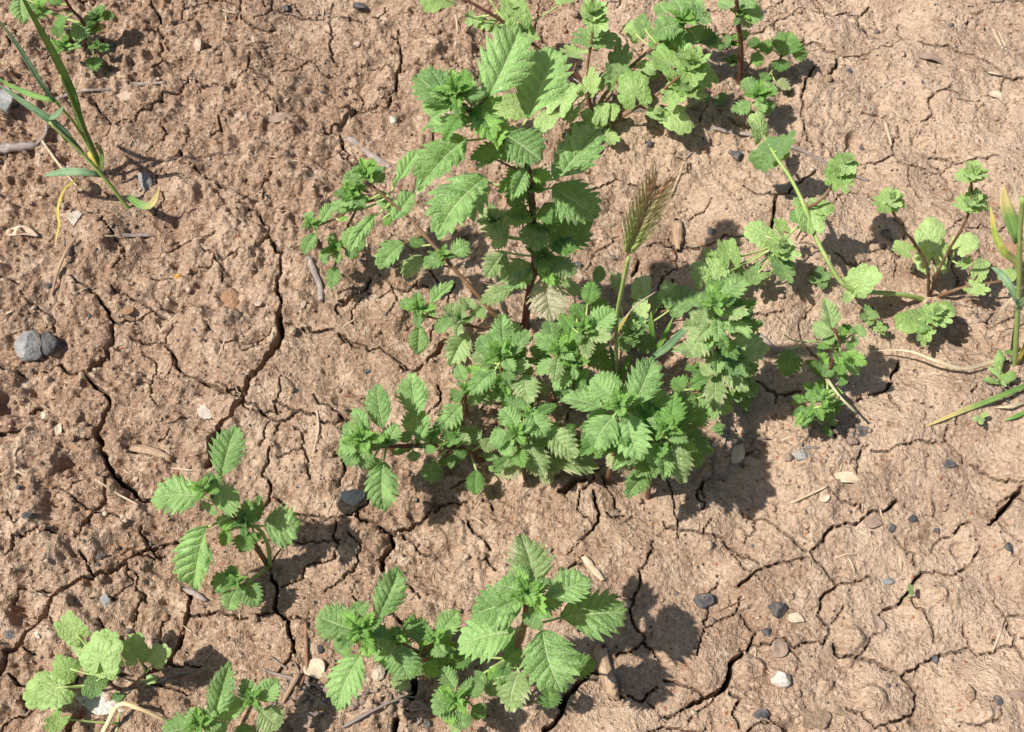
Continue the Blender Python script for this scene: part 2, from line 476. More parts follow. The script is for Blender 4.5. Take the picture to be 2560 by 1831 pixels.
# ================================================================== GROUND
# cracks: tile, width at start, width at end (tile px), then points
CRACKS = """
A0 9 12 965,40 985,90 1015,140 1015,180 1000,205 1040,250 1025,310 1045,405 1000,450 925,485 860,520
A0 6 3 1045,405 1110,425
A0 7 6 1375,0 1310,50 1230,80 1160,105 1120,150 1080,190
A0 5 3 1375,0 1460,50 1520,100
A0 9 8 1190,500 1185,530 1150,560 1130,590 1030,600 985,650 950,710 880,750 800,770 730,795 690,770 640,720 625,680 600,640 570,630
A0 6 4 730,795 700,830 670,875
A0 9 6 1240,510 1290,540 1350,540 1420,565 1460,560 1520,510 1570,460 1590,380
A0 6 4 1460,560 1445,600
A0 5 10 1570,460 1640,485 1700,490 1725,540
A0 9 7 1690,610 1720,670 1760,720 1850,745 1920,750
A0 6 5 1710,0 1720,70 1670,130 1610,160
A0 5 8 1720,80 1790,95 1900,105 2040,105
A0 9 9 2070,80 2120,75 2170,95 2260,105
A0 6 4 2070,80 2085,180 2080,280 2120,370
A0 4 4 2100,410 2140,440
A0 6 6 1530,130 1560,180 1620,205 1700,210 1740,190
A0 16 9 2230,640 2230,700 2190,740 2110,780 2040,810
A0 10 8 2140,830 2160,900 2145,930 2180,980 2230,1030 2270,1030
A0 6 4 2145,930 2100,960 2010,970
A0 9 9 1420,680 1385,750 1395,810 1330,860
A0 9 9 1190,850 1180,910
A0 13 11 1140,960 1140,1000
A0 9 8 1140,1040 1230,1070 1300,1130 1380,1165 1450,1190
A0 5 5 1020,790 1030,840 990,900 940,945
A0 11 10 1540,1300 1580,1340 1640,1360 1665,1410 1700,1470 1690,1510 1640,1550 1560,1585 1490,1600
A0 12 12 1700,1500 1740,1560 1780,1615
A0 10 9 665,1400 690,1450 730,1520 770,1580 775,1615
A0 11 9 650,1190 690,1210 680,1240
A0 12 12 0,340 40,260 25,200
A0 3 3 1780,440 1880,400 1980,330
A0 3 3 1640,350 1720,290
A1 8 16 370,180 380,260 380,370 350,430 340,530
A1 16 9 340,530 300,610 275,650 180,655 90,665 70,720 10,765
A1 7 8 0,90 80,100 130,120 230,110 270,95 280,40
A1 9 9 0,850 10,900 40,980 70,1025 140,1045
A1 4 4 130,370 230,380 340,395
A1 4 4 400,415 520,400
A1 8 7 1280,140 1275,210 1310,270 1380,290
A1 8 8 1780,10 1750,50
A1 11 10 1600,1190 1680,1165 1750,1130 1830,1150 1900,1170
A1 6 4 1750,1130 1720,1085
A1 13 11 1980,1170 2060,1130 2120,1110
A1 8 8 2215,1010 2210,1090
A1 8 8 590,230 640,200
A2 10 11 330,140 360,200 440,190 540,200 610,200 660,165 700,165 800,210 850,260 910,275 960,270 1020,315 1080,330 1095,360 1085,430 1040,490
A2 8 9 700,165 740,100 810,60 880,15
A2 12 11 950,15 1040,50 1080,75 1200,55 1290,35 1310,0
A2 8 6 1240,60 1255,140 1300,200
A2 9 8 1110,355 1190,350 1290,345 1310,325
A2 6 6 1310,310 1400,300 1510,240
A2 9 9 1510,110 1505,220 1530,245
A2 7 12 1600,270 1700,310 1790,305 1890,340 1960,360
A2 8 8 1960,360 1990,390 2060,415 2130,450 2140,485
A2 8 16 2040,460 2140,485 2270,490
A2 6 5 2140,485 2125,580
A2 8 9 2010,70 1960,85 1910,150
A2 6 6 2070,20 2150,5 2260,20
A2 11 6 950,430 910,500 880,560 860,640 870,690 880,770 900,850 920,900 950,930
A2 10 10 1660,640 1720,600 1800,570
A2 10 11 1660,640 1670,690 1690,740 1630,755
A2 6 6 1750,600 1840,610 1900,660 1960,655 1990,640
A2 11 9 1490,770 1470,850 1465,960 1400,990 1340,1015 1260,1000
A2 8 8 1465,960 1480,1020 1550,1040 1680,1035
A2 7 5 1550,1060 1540,1120 1560,1160 1600,1220 1640,1260
A2 6 6 1000,900 1060,950 1070,1000
A2 9 9 1690,965 1810,970 1850,1010 1920,1005 1980,990 2030,1010 2100,1000
A2 13 11 950,1090 880,1130 820,1180 790,1230 700,1260 620,1260 560,1240 500,1200
A2 16 13 700,1260 690,1330 680,1430 675,1480
A2 8 9 150,1520 270,1520 380,1495 500,1520 600,1545
A2 8 8 860,1540 930,1570 970,1615
A2 7 7 1300,1590 1400,1560
A2 9 7 0,1140 70,1120 130,1090 160,1080 160,1010
A2 6 6 1250,710 1320,715 1380,705
B0 14 16 1720,20 1740,70 1785,90 1775,190 1780,230 1750,280 1750,330 1780,370 1785,430 1755,470
B0 26 32 1755,470 1775,560 1780,620 1750,700 1690,760
B0 30 24 1690,760 1620,850 1580,920 1545,980
B0 28 18 1545,980 1540,1030 1490,1090 1430,1150 1380,1200
B0 18 26 1380,1200 1340,1300 1340,1370 1310,1440
B0 18 5 1545,980 1480,980 1410,980 1370,950 1290,915 1230,895 1180,870 1130,820 1110,750 1070,680 1010,630 920,615 810,600
B0 12 9 1540,1040 1610,1060 1660,1100 1720,1130 1790,1135 1860,1095 1900,1075 1950,1100 2000,1110 2040,1160 2110,1165 2170,1130 2200,1125
B0 6 7 1730,1030 1800,1050 1880,1090
B0 6 4 1700,1140 1660,1200 1630,1290
B0 6 4 1760,1150 1730,1220
B0 4 7 1980,980 2010,1040 2080,1050 2140,1100 2190,1140
B0 10 11 770,30 780,100 760,140 725,190
B0 15 22 610,350 640,390 680,430 695,480 700,580 690,640 660,710 610,740 560,790 535,810
B0 17 22 535,810 545,860 590,920 650,960 690,1000 705,1060 670,1110 640,1170 615,1200
B0 22 17 615,1200 625,1250 650,1300 640,1350 670,1400 700,1450 720,1500 770,1540 830,1570 860,1615
B0 11 9 535,810 470,810 400,800 350,740
B0 6 5 0,800 60,820 120,820
B0 4 5 240,790 300,770 345,745
B0 11 5 705,500 780,490 860,480 920,455 980,440
B0 4 4 1030,420 1100,415 1150,440
B0 20 16 0,1230 60,1220 120,1200 150,1180
B0 9 6 150,1050 190,1010 250,990 310,960
B0 10 10 710,1480 690,1530 675,1610
B0 6 4 620,1230 560,1250 500,1270
B0 6 9 1180,200 1230,170 1300,155 1370,130 1430,100 1500,70 1580,60 1660,20
B0 5 4 960,240 1030,260 1080,230
B0 7 6 460,250 500,285 550,300 600,340
B0 4 4 0,250 60,270 130,300
B0 9 7 1780,90 1850,60 1900,50
B0 16 13 2270,300 2210,350 2180,400 2130,410 2140,480
B0 14 16 2110,570 2000,580 1910,570
B0 4 4 1780,540 1860,545
B0 7 6 2140,600 2200,640 2270,680
B0 10 11 1700,1300 1690,1380 1640,1460 1690,1510 1705,1570 1690,1615
B0 6 4 1740,1350 1820,1330 1890,1300
B0 7 5 2170,1370 2175,1440 2130,1540
B0 8 7 2160,1170 2190,1230
B0 3 3 1300,540 1340,590
B0 4 3 1000,1270 1060,1250 1080,1220
B0 4 3 1090,1180 1150,1140 1210,1130
B1 17 13 0,390 60,360 100,320 170,280 190,240
B1 7 11 250,350 300,320 380,310 440,300 480,270 490,240
B1 6 5 480,280 560,290
B1 14 26 380,790 430,800 470,810 520,770 560,710 620,660 680,610
B1 9 6 430,800 390,770 330,730 260,680 180,690 90,650 40,650 0,600
B1 11 11 690,400 700,430
B1 10 12 620,920 640,980 630,1040 580,1080 550,1150
B1 9 9 0,1100 40,1130
B1 11 11 10,1180 40,1240
B1 10 10 10,1380 20,1450
B1 6 4 1580,110 1640,80
B1 15 13 1890,100 1880,150 1850,190
B1 4 4 2060,100 2200,100
B1 26 24 1400,1600 1440,1560 1550,1510
B1 6 6 700,1560 760,1510 840,1480
B1 8 8 2130,660 2200,640 2260,630
B2 10 9 560,470 640,490 700,465 750,460
B2 8 8 1060,110 1120,130 1190,170 1240,160 1310,120
B2 15 13 590,880 640,920 700,950 715,980 780,975 860,965
B2 9 7 715,980 705,1030
B2 14 13 1500,740 1480,800 1440,850 1430,900 1390,950 1330,960 1260,990 1220,1010
B2 9 7 1420,980 1430,1020 1470,1060 1490,1110
B2 13 11 1055,1180 1080,1240
B2 11 6 1780,1180 1770,1270 1740,1300 1680,1295 1590,1285 1500,1310 1380,1350 1300,1340
B2 9 12 1770,1270 1830,1320 1880,1360 1890,1400
B2 9 6 1940,1410 2000,1450 2070,1490 2150,1530 2260,1540
B2 9 4 1260,1300 1230,1390 1160,1430
B2 12 12 250,1500 260,1615
B2 6 6 530,1340 590,1300
B2 3 3 1560,1040 1640,1060 1690,1080
B2 3 3 1640,1110 1620,1160
B2 5 5 1830,1140 1840,1190
B2 5 5 1950,940 1910,1000
C0 13 15 710,10 690,60 670,110 640,190 590,240 540,310 480,390
C0 15 14 710,10 760,40 820,70 860,120 910,150 960,150
C0 12 17 1110,395 1020,395 960,440 880,470 800,510 730,570 640,600 580,640
C0 17 22 580,640 500,650 440,690 370,750 310,820 280,870 220,930 160,980 140,1050 90,1090 40,1110
C0 20 30 40,1110 40,1170 0,1250
C0 9 10 500,470 540,530 560,590 580,620
C0 8 6 110,400 160,400 230,370 310,360 380,380
C0 8 9 110,400 95,470 60,520
C0 6 6 60,230 100,290 130,330
C0 14 24 1150,690 1190,750 1180,830 1160,920
C0 24 18 1160,920 1140,1000 1100,1090 1070,1160 1010,1220 920,1270
C0 9 11 1190,870 1260,880 1350,860 1440,880 1530,900 1620,885 1680,870 1750,865
C0 14 20 1700,600 1730,660 1750,720 1740,790 1750,865 1800,910 1830,930
C0 18 14 1830,930 1830,990 1860,1050 1870,1130 1800,1210 1760,1260
C0 8 5 1830,920 1900,910 1960,915
C0 5 6 1770,700 1840,670 1910,640 1915,570 1950,550 2060,545 2120,510 2140,440 2110,400 2115,290 2130,270
C0 13 12 1690,10 1700,70 1690,130 1640,180
C0 9 9 1740,120 1790,180 1850,235 1940,235 2050,265 2130,270 2190,250 2240,230 2260,270
C0 11 11 60,1250 100,1300 150,1320
C0 11 9 120,1380 150,1480
C0 28 24 440,1600 480,1540 540,1500
C0 14 14 510,1280 500,1320
C0 5 5 310,880 340,930
C0 4 4 150,1080 210,1120
C0 5 6 620,900 660,960
C0 8 6 60,790 110,740 150,700
C0 4 4 220,740 280,730 330,735
C1 9 9 430,130 430,170 360,210
C1 12 18 360,210 360,260 390,290 440,290 500,310 540,340 590,360
C1 15 9 590,360 660,330 740,290 780,260 850,230 880,185 960,160 1050,145
C1 20 20 570,370 585,430 550,470 510,530 520,590
C1 9 7 1150,130 1200,160 1220,220
C1 8 9 1060,290 1110,360 1160,390 1200,450
C1 6 6 1140,480 1190,540 1240,585
C1 15 9 1850,100 1860,170 1890,230 1880,290 1850,340 1790,400 1750,440
C1 6 5 1690,500 1720,460
C1 14 13 1640,600 1690,590 1740,550 1790,560
C1 7 11 2230,400 2220,480 2180,560 2140,590 2150,660 2110,740 2090,820 2100,900 2130,960 2180,1000
C1 10 11 2180,1000 2170,1040 2120,1080 2050,1110 1990,1130
C1 9 8 2180,1040 2230,1090 2270,1160
C1 5 5 2000,760 2090,780
C1 20 30 1880,1240 1760,1300 1700,1370 1650,1450
C1 22 24 1650,1450 1630,1510 1590,1570 1540,1605
C1 8 9 2020,1385 2090,1390 2140,1420 2190,1370 2260,1330
C1 5 5 2190,1430 2240,1470
C1 18 16 560,860 620,900 680,950
C1 30 26 720,1300 720,1370 690,1430 680,1480
C1 26 24 610,1540 600,1610
C1 24 20 1640,110 1700,80 1750,30
C1 6 6 1930,230 1980,260 2050,240
C1 10 9 2060,280 2100,240
C2 9 9 0,280 30,320 100,340 200,345 270,360 370,380
C2 6 7 255,350 270,310 300,270
C2 7 10 235,210 260,160 260,0
C2 9 6 380,400 430,440 470,485 540,500 600,550
C2 13 5 470,690 530,650 580,600 640,570 720,545 860,530 920,520
C2 13 15 920,480 970,440 1010,400 1030,350 1100,325 1160,300 1240,280 1280,240 1360,225 1420,200 1470,150
C2 4 9 480,200 540,240 600,260 670,290 720,340 780,390 840,430 900,480
C2 3 3 600,260 560,360 520,410
C2 13 10 920,480 950,530 1010,570 1050,630 1090,680 1020,730 990,770 980,870 1010,910 1050,930 1050,990 1020,1050
C2 7 5 1090,680 1200,680 1250,650 1310,620
C2 6 4 1060,920 1120,850 1140,810
C2 9 8 1020,1050 960,1045 900,1040 820,1080 770,1020 680,1060 620,1050 560,1060
C2 12 26 580,990 560,1040 510,1100 450,1150 420,1220 400,1300
C2 26 16 400,1300 370,1350 300,1380 240,1400 170,1440
C2 14 8 170,1440 90,1490 0,1520
C2 7 5 580,980 520,920 490,870
C2 6 4 780,1080 830,1130 870,1170
C2 9 7 0,1290 60,1300 130,1330 190,1350 240,1380
C2 11 12 410,1370 480,1410 450,1450 430,1500 460,1560 470,1600
C2 18 14 1080,1050 1090,1110 1130,1135 1240,1130 1310,1160 1370,1180 1400,1210 1460,1220 1510,1255
C2 13 10 1510,1255 1560,1220 1620,1180 1700,1140 1760,1115 1830,1095 1900,1080 1940,1065
C2 9 10 1940,1065 2000,1120 2060,1105 2130,1075 2220,1070 2230,1000 2190,970 2185,880 2260,860
C2 12 13 1510,1255 1560,1300 1610,1360 1600,1440 1580,1490 1510,1520 1430,1550 1400,1570 1430,1610
C2 7 5 1240,1130 1290,1060 1310,1010 1360,980
C2 18 7 1640,590 1590,650 1560,710 1520,760 1490,800 1420,820 1370,860 1340,910
C2 8 8 1650,590 1730,580 1800,610 1850,610 1900,570 1970,520 2000,430
C2 7 5 1610,560 1590,480 1510,440 1460,380
C2 8 6 1580,760 1600,820 1660,860 1690,920 1710,1030
C2 24 16 2260,80 2200,140 2140,210 2100,270 2040,310
C2 9 11 1930,290 1860,330 1840,350
C2 8 6 1820,370 1760,380 1720,420 1710,470
C2 4 4 2110,300 2140,350 2200,390 2250,430
C2 8 7 1230,190 1250,235
C2 4 6 1000,90 1070,140 1160,180 1220,190
C2 4 4 1700,150 1720,200 1700,250 1780,300
C2 6 7 1150,1465 1200,1480 1250,1490 1270,1530 1330,1590 1400,1570
C2 7 5 640,1500 680,1560 750,1600
C2 4 4 1860,1550 1960,1580 2090,1560 2110,1480
C2 3 3 2200,470 2260,550
C2 3 3 1900,920 1920,1000 1940,1060
C2 6 6 2100,770 2160,850 2180,900
C2 8 8 2230,1070 2270,1150
"""
NRES = 1024


def spectral(wl, seed, width=0.45):
    """periodic 1 m noise tile with features of about wl metres"""
    rs = np.random.RandomState(seed)
    f = np.fft.fft2(rs.standard_normal((NRES, NRES)))
    k = np.fft.fftfreq(NRES) * NRES
    kk = np.hypot(*np.meshgrid(k, k, indexing='ij')) + 1e-6
    f *= np.exp(-(np.log(kk * wl) / width) ** 2)
    g = np.real(np.fft.ifft2(f))
    return ((g - g.mean()) / g.std()).astype(np.float32)


def sample(tile, X, Y):
    a = (X % 1.0) * NRES
    b = (Y % 1.0) * NRES
    i = np.floor(a).astype(np.int32); j = np.floor(b).astype(np.int32)
    fa = (a - i).astype(np.float32); fb = (b - j).astype(np.float32)
    i %= NRES; j %= NRES
    i2 = (i + 1) % NRES; j2 = (j + 1) % NRES
    return (tile[i, j] * (1 - fa) + tile[i2, j] * fa) * (1 - fb) + (tile[i, j2] * (1 - fa) + tile[i2, j2] * fa) * fb


CELL = 0.0007
GX0, GX1, GY0, GY1 = -0.385, 0.385, 0.095, 0.66
NXD = int((GX1 - GX0) / CELL) + 1
NYD = int((GY1 - GY0) / CELL) + 1
xd = GX0 + np.arange(NXD) * CELL
yd = GY0 + np.arange(NYD) * CELL
Xd, Yd = np.meshgrid(xd, yd, indexing='ij')


def relief(X, Y):
    """height of the soil without cracks (metres)"""
    rough = np.clip(0.60 - 1.25 * X + 0.35 * (Y - 0.35) + 0.22 * sample(N['mask'], X, Y), 0.26, 1.25)
    h = 0.0028 * sample(N['a'], X, Y) + 0.0016 * sample(N['b'], X, Y)
    b = sample(N['c'], X, Y)
    h = h + rough * (0.0013 * b + 0.0008 * sample(N['d'], X, Y) + 0.00042 * sample(N['e'], X, Y))
    lump = np.clip(sample(N['f'], X, Y) - 0.75, 0, 2.2)
    pit = np.clip(-sample(N['g'], X, Y) - 1.1, 0, 1.6)
    fine = sample(N['h'], X, Y)
    h = h + rough * (0.0014 * lump - 0.0021 * pit + 0.0003 * fine)
    return h


N = {'mask': spectral(0.22, 1), 'a': spectral(0.17, 2), 'b': spectral(0.06, 3), 'c': spectral(0.024, 4), 'd': spectral(0.011, 5),
     'e': spectral(0.006, 6), 'f': spectral(0.017, 7), 'g': spectral(0.012, 8), 'h': spectral(0.0034, 9)}
Hd = relief(Xd, Yd)


def window(x, y, r):
    i0 = max(0, int((x - r - GX0) / CELL)); i1 = min(NXD, int((x + r - GX0) / CELL) + 2)
    j0 = max(0, int((y - r - GY0) / CELL)); j1 = min(NYD, int((y + r - GY0) / CELL) + 2)
    if i1 <= i0 or j1 <= j0:
        return None
    return slice(i0, i1), slice(j0, j1)


# clods, crumbs and hollows pressed into the surface
for k in range(2600):
    x, y = nrs.uniform(GX0, GX1), nrs.uniform(GY0, GY1)
    left = 1.0 if x < 0.02 else (0.75 if y > 0.4 else 0.45)
    if nrs.rand() > left:
        continue
    r = 0.0014 * math.exp(abs(nrs.normal()) * 0.62)
    r = min(r, 0.009)
    w = window(x, y, r * 1.5)
    if w is None:
        continue
    a = nrs.uniform(0, math.pi)
    dx, dy = Xd[w] - x, Yd[w] - y
    u = (dx * math.cos(a) + dy * math.sin(a)) / (r * nrs.uniform(0.8, 1.4))
    v = (-dx * math.sin(a) + dy * math.cos(a)) / (r * nrs.uniform(0.7, 1.1))
    q = np.sqrt(u * u + v * v) * (1 + 0.12 * np.sin(3 * np.arctan2(v, u) + a * 5))
    if nrs.rand() < 0.7:
        Hd[w] += r * nrs.uniform(0.25, 0.6) * np.sqrt(np.clip(1 - q ** 2, 0, 1))
    else:
        Hd[w] -= r * nrs.uniform(0.35, 0.8) * np.exp(-(q * 1.4) ** 4)
# larger clods and hollows the photograph shows (tile, x, y, radius px, height px)
for t, x, y, r, hh in [('B0', 820, 900, 90, 40), ('B0', 460, 1130, 80, 45), ('B0', 420, 1440, 75, -45), ('B0', 1310, 1300, 80, 40),
                       ('B0', 840, 1290, 70, -35), ('B0', 1250, 480, 80, 30), ('B0', 1570, 120, 90, 35), ('A0', 2140, 700, 95, 45),
                       ('A0', 1170, 1200, 90, 35), ('A0', 1850, 1150, 130, 50), ('A0', 540, 1200, 60, 40), ('A0', 1450, 1400, 80, 35),
                       ('C2', 550, 1220, 85, 45), ('C2', 1210, 1020, 90, 42), ('C2', 1310, 1390, 90, 38), ('C2', 1730, 730, 60, 28),
                       ('C2', 1870, 440, 55, -35), ('C2', 280, 440, 50, 30), ('C0', 120, 870, 90, -60), ('C0', 1230, 1320, 50, 30),
                       ('C0', 420, 800, 60, 28), ('A2', 1200, 850, 50, -35), ('A2', 1630, 860, 60, -28), ('A2', 1340, 620, 60, -25),
                       ('A1', 560, 320, 100, 45), ('B1', 330, 480, 110, 45), ('A0', 180, 300, 130, 45), ('B2', 1850, 560, 90, -30),
                       ('A0', 880, 700, 70, 20), ('B0', 90, 1000, 110, -40), ('C1', 430, 420, 120, 22), ('A1', 230, 560, 90, 25)]:
    p = P(t, x, y)
    m = MPP(p)
    w = window(p.x, p.y, r * m * 2.0)
    if w is None:
        continue
    q = np.hypot(Xd[w] - p.x, (Yd[w] - p.y)) / (r * m)
    q = q * (1 + 0.18 * sample(N['c'], Xd[w], Yd[w]))
    Hd[w] += 1.6 * hh * m * (1 / (1 + np.exp((q - 0.85) * 9)))


def fractal(a, b, amp, seg):
    L = math.hypot(b[0] - a[0], b[1] - a[1])
    if L < seg:
        return [b]
    o = nrs.normal() * amp * L
    m = ((a[0] + b[0]) / 2 - (b[1] - a[1]) / L * o, (a[1] + b[1]) / 2 + (b[0] - a[0]) / L * o)
    return fractal(a, m, amp, seg) + fractal(m, b, amp, seg)


def carve(pts, w0, w1, taper=False):
    """pts in metres, widths in metres"""
    path = [pts[0]]
    for a, b in zip(pts[:-1], pts[1:]):
        path += fractal(a, b, 0.11, 0.0017)
    n = len(path)
    wj = 1.0
    for i in range(n - 1):
        (ax, ay), (bx, by) = path[i], path[i + 1]
        t = i / max(1, n - 1)
        wj = 0.72 * wj + 0.28 * nrs.uniform(0.5, 1.5)
        w = (w0 + (w1 - w0) * t) * wj
        hw = max(w * 0.80, 0.00030)
        depth = min(max(w * 17, 0.008), 0.03)
        wd = window((ax + bx) / 2, (ay + by) / 2, hw + 0.0036)
        if wd is None:
            continue
        X, Y = Xd[wd], Yd[wd]
        dx, dy = bx - ax, by - ay
        L2 = dx * dx + dy * dy + 1e-12
        s = np.clip(((X - ax) * dx + (Y - ay) * dy) / L2, 0, 1)
        px, py = ax + s * dx, ay + s * dy
        d = np.hypot(X - px, Y - py)
        near = (d - hw) < (DM[wd] - HW[wd])
        for arr, val in ((DM, d), (CX, px), (CY, py)):
            arr[wd] = np.where(near, val, arr[wd])
        HW[wd] = np.where(near, hw, HW[wd])
        DP[wd] = np.where(near, depth, DP[wd])


DM = np.full_like(Hd, 1.0)
HW = np.zeros_like(Hd)
DP = np.zeros_like(Hd)
CX, CY = Xd.copy(), Yd.copy()
for line in CRACKS.strip().splitlines():
    f = line.split()
    t, w0, w1 = f[0], float(f[1]), float(f[2])
    pts = []
    for xy in f[3:]:
        x, y = xy.split(',')
        p = P(t, float(x), float(y))
        pts.append((p.x, p.y))
    m = MPP(P(t, *map(float, f[3].split(','))))
    carve(pts, w0 * m * 0.95, w1 * m * 0.95)
# hairline cracks between them
for k in range(150):
    x, y = nrs.uniform(GX0, GX1), nrs.uniform(GY0, GY1)
    a = nrs.uniform(0, 6.28)
    pts = [(x, y)]
    for s in range(nrs.randint(2, 5)):
        a += nrs.normal() * 0.55
        x += math.cos(a) * 0.011; y += math.sin(a) * 0.011
        pts.append((x, y))
    carve(pts, 0.00025, 0.0001)
# the grid is drawn onto the crack rims and floors so that even hairlines stay sharp slots
half = CELL * 0.5
thin = HW < 2 * half
inner = np.where(thin, DM < half, DM < HW - half)
rim_thin = thin & (DM >= half) & (DM < 3 * half)
rim_wide = ~thin & (np.abs(DM - HW) <= half)
nd = DM.copy()
nd = np.where(thin & inner, 0.0, nd)
nd = np.where(rim_thin, HW + (DM - half) * (3 * half - HW) / (2 * half), nd)
nd = np.where(rim_wide, HW, nd)
k = np.where(DM > 1e-7, nd / np.maximum(DM, 1e-7), 1.0)
moved = inner & thin | rim_thin | rim_wide
Xn = np.where(moved, CX + (Xd - CX) * k, Xd)
Yn = np.where(moved, CY + (Yd - CY) * k, Yd)
prof = np.where(thin, 1.0, np.clip((HW - DM) / np.maximum(HW * 0.6, 1e-6), 0.3, 1.0))
Hd -= 0.0005 * np.clip(HW / 0.0008, 0, 1) * np.exp(-(np.clip(DM - HW, 0, None) / 0.0014) ** 2) * (DM < 0.5)
Hd -= np.where(inner, DP * prof, 0.0)
HREL = Hd


def gz(x, y):
    """soil height at a point, taken from the carved surface"""
    i = int(round((x - GX0) / CELL)); j = int(round((y - GY0) / CELL))
    if 0 <= i < NXD and 0 <= j < NYD:
        return float(Hd[i, j])
    return 0.0


def gz_area(x, y, r):
    w = window(x, y, r)
    if w is None:
        return 0.0
    return float(np.median(Hd[w]))


def skirt(start, sign):
    out, s, p = [], CELL, start
    while abs(p - start) < 40:
        s *= 1.17
        p += sign * s
        out.append(p)
    return out


xs = np.array(list(reversed(skirt(GX0, -1))) + list(xd) + skirt(GX1, 1))
ys = np.array(list(reversed(skirt(GY0, -1))) + list(yd) + skirt(GY1, 1))
nlx = int(np.argmin(abs(xs - GX0))); nly = int(np.argmin(abs(ys - GY0)))
X, Y = np.meshgrid(xs, ys, indexing='ij')
Z = relief(X, Y)
Z[nlx:nlx + NXD, nly:nly + NYD] = Hd
X[nlx:nlx + NXD, nly:nly + NYD] = Xn
Y[nlx:nlx + NXD, nly:nly + NYD] = Yn
nx, ny = X.shape
co = np.stack([X, Y, Z], -1).reshape(-1, 3).astype(np.float32)
idx = np.arange(nx * ny, dtype=np.int32).reshape(nx, ny)
quads = np.stack([idx[:-1, :-1], idx[1:, :-1], idx[1:, 1:], idx[:-1, 1:]], -1).reshape(-1, 4)
me = bpy.data.meshes.new('ground')
me.vertices.add(len(co)); me.vertices.foreach_set('co', co.ravel())
me.loops.add(quads.size); me.loops.foreach_set('vertex_index', quads.ravel())
me.polygons.add(len(quads)); me.polygons.foreach_set('loop_start', np.arange(0, quads.size, 4, dtype=np.int32))
deep = np.zeros((nx, ny), dtype=bool)
deep[nlx:nlx + NXD, nly:nly + NYD] = inner
deep = deep.ravel()
me.polygons.foreach_set('use_smooth', ~deep[quads].any(axis=1))          # crack walls keep hard edges
me.update(calc_edges=True)
me.materials.append(M['soil'])
ground = link('ground', me)
tag(ground, 'dry reddish brown clay soil split by dark drying cracks', 'soil', kind='structure')

# ================================================================== LEAF SHAPES
def bent(y, z, k):
    """bend a flat profile along its length into an arc with total angle k; returns chord-normalised mapping"""
    ang = k * y
    if abs(k) < 1e-4:
        return y, z
    cy = np.sin(ang) / k
    cz = -(1 - np.cos(ang)) / k
    ny, nz = np.sin(ang), np.cos(ang)
    yy = cy + z * ny
    zz = cz + z * nz
    ey, ez = math.sin(k) / k, -(1 - math.cos(k)) / k
    L = math.hypot(ey, ez)
    c, s = ey / L, ez / L
    return (yy * c + zz * s) / L, (-yy * s + zz * c) / L


def nettle_mesh(name, mat, teeth=9, depth=0.30, bend=0.5, fold=0.22, quilt=0.020, seed=0, peak=0.4, blunt=0.0):
    rs = np.random.RandomState(seed)
    nu, nin, nout = teeth * 8, 8, 2
    sgrid = np.concatenate([np.linspace(0, 1, nin + 1)[:-1] * (1 - 0), [1.0]])
    cols = []
    for k in range(-(nin + nout), nin + nout + 1):
        a = abs(k)
        s = a / nin * 0.78 if a <= nin else 0.78 + (a - nin) / nout * 0.22
        cols.append(math.copysign(s, k) if k else 0.0)
    cols = np.array(cols)
    v = np.linspace(0, 1, nu + 1)
    p = math.log(0.5) / math.log(peak)
    env = np.sin(np.pi * v ** p) ** (0.78 - blunt * 0.2)
    env = np.maximum(env, 0.0) * 0.5
    env[0] = 0.012
    ph = rs.uniform(0, 0.5, 2)
    tj = rs.uniform(0.8, 1.2, (2, teeth + 3))
    Xs, Ys, Zs, UV = [], [], [], []
    wob = rs.uniform(0, 6.28, 4)
    for i, vi in enumerate(v):
        for s in cols:
            side = 0 if s < 0 else 1
            a = abs(s)
            tt = (vi * teeth + ph[side]) % 1.0
            ti = int(vi * teeth + ph[side])
            d = depth * tj[side][ti]
            e = env[i]
            inner = e * (1 - d * 1.05) * min(a / 0.78, 1.0)
            if a > 0.78:
                f = (a - 0.78) / 0.22
                m = (1 - d) + d * (tt ** 0.85)
                x = inner + f * (e * m - e * (1 - d * 1.05))
                y = vi + f * 0.095 * (tt - 0.15) * (1.0 - 0.45 * vi) * (1 if 0.02 < vi < 0.985 else 0)
            else:
                x, y = inner, vi
            y = y + 0.10 * a * a * math.sin(math.pi * min(1, vi * 1.0)) * 0.4
            q = (vi - 0.17 * a) * 7.5
            z = fold * x + quilt * (abs(math.sin(math.pi * q)) ** 0.7) * min(1, a * 4) * (1 - a ** 6) * (0.3 + 1.4 * e)
            z += -0.012 * math.exp(-(a / 0.08) ** 2)
            z += 0.045 * a * a * math.sin(vi * 9 + wob[side]) + 0.026 * a * math.sin(vi * 17 + wob[side + 2])
            z -= 0.12 * x * a * a
            Xs.append(math.copysign(x, s) if s else 0.0); Ys.append(y); Zs.append(z)
            UV.append((s * 0.5 + 0.5, vi))
    Y, Z = bent(np.array(Ys), np.array(Zs), bend)
    tw = rs.uniform(-0.25, 0.25)
    X = np.array(Xs)
    Z = Z + X * tw * Y
    X = X + 0.05 * rs.uniform(-1, 1) * np.sin(np.pi * Y)
    nc = len(cols)
    fs = [(i * nc + j, i * nc + j + 1, (i + 1) * nc + j + 1, (i + 1) * nc + j) for i in range(nu) for j in range(nc - 1)]
    me = make_mesh(name, np.stack([X, Y, Z], -1), fs, mat, UV)
    return me


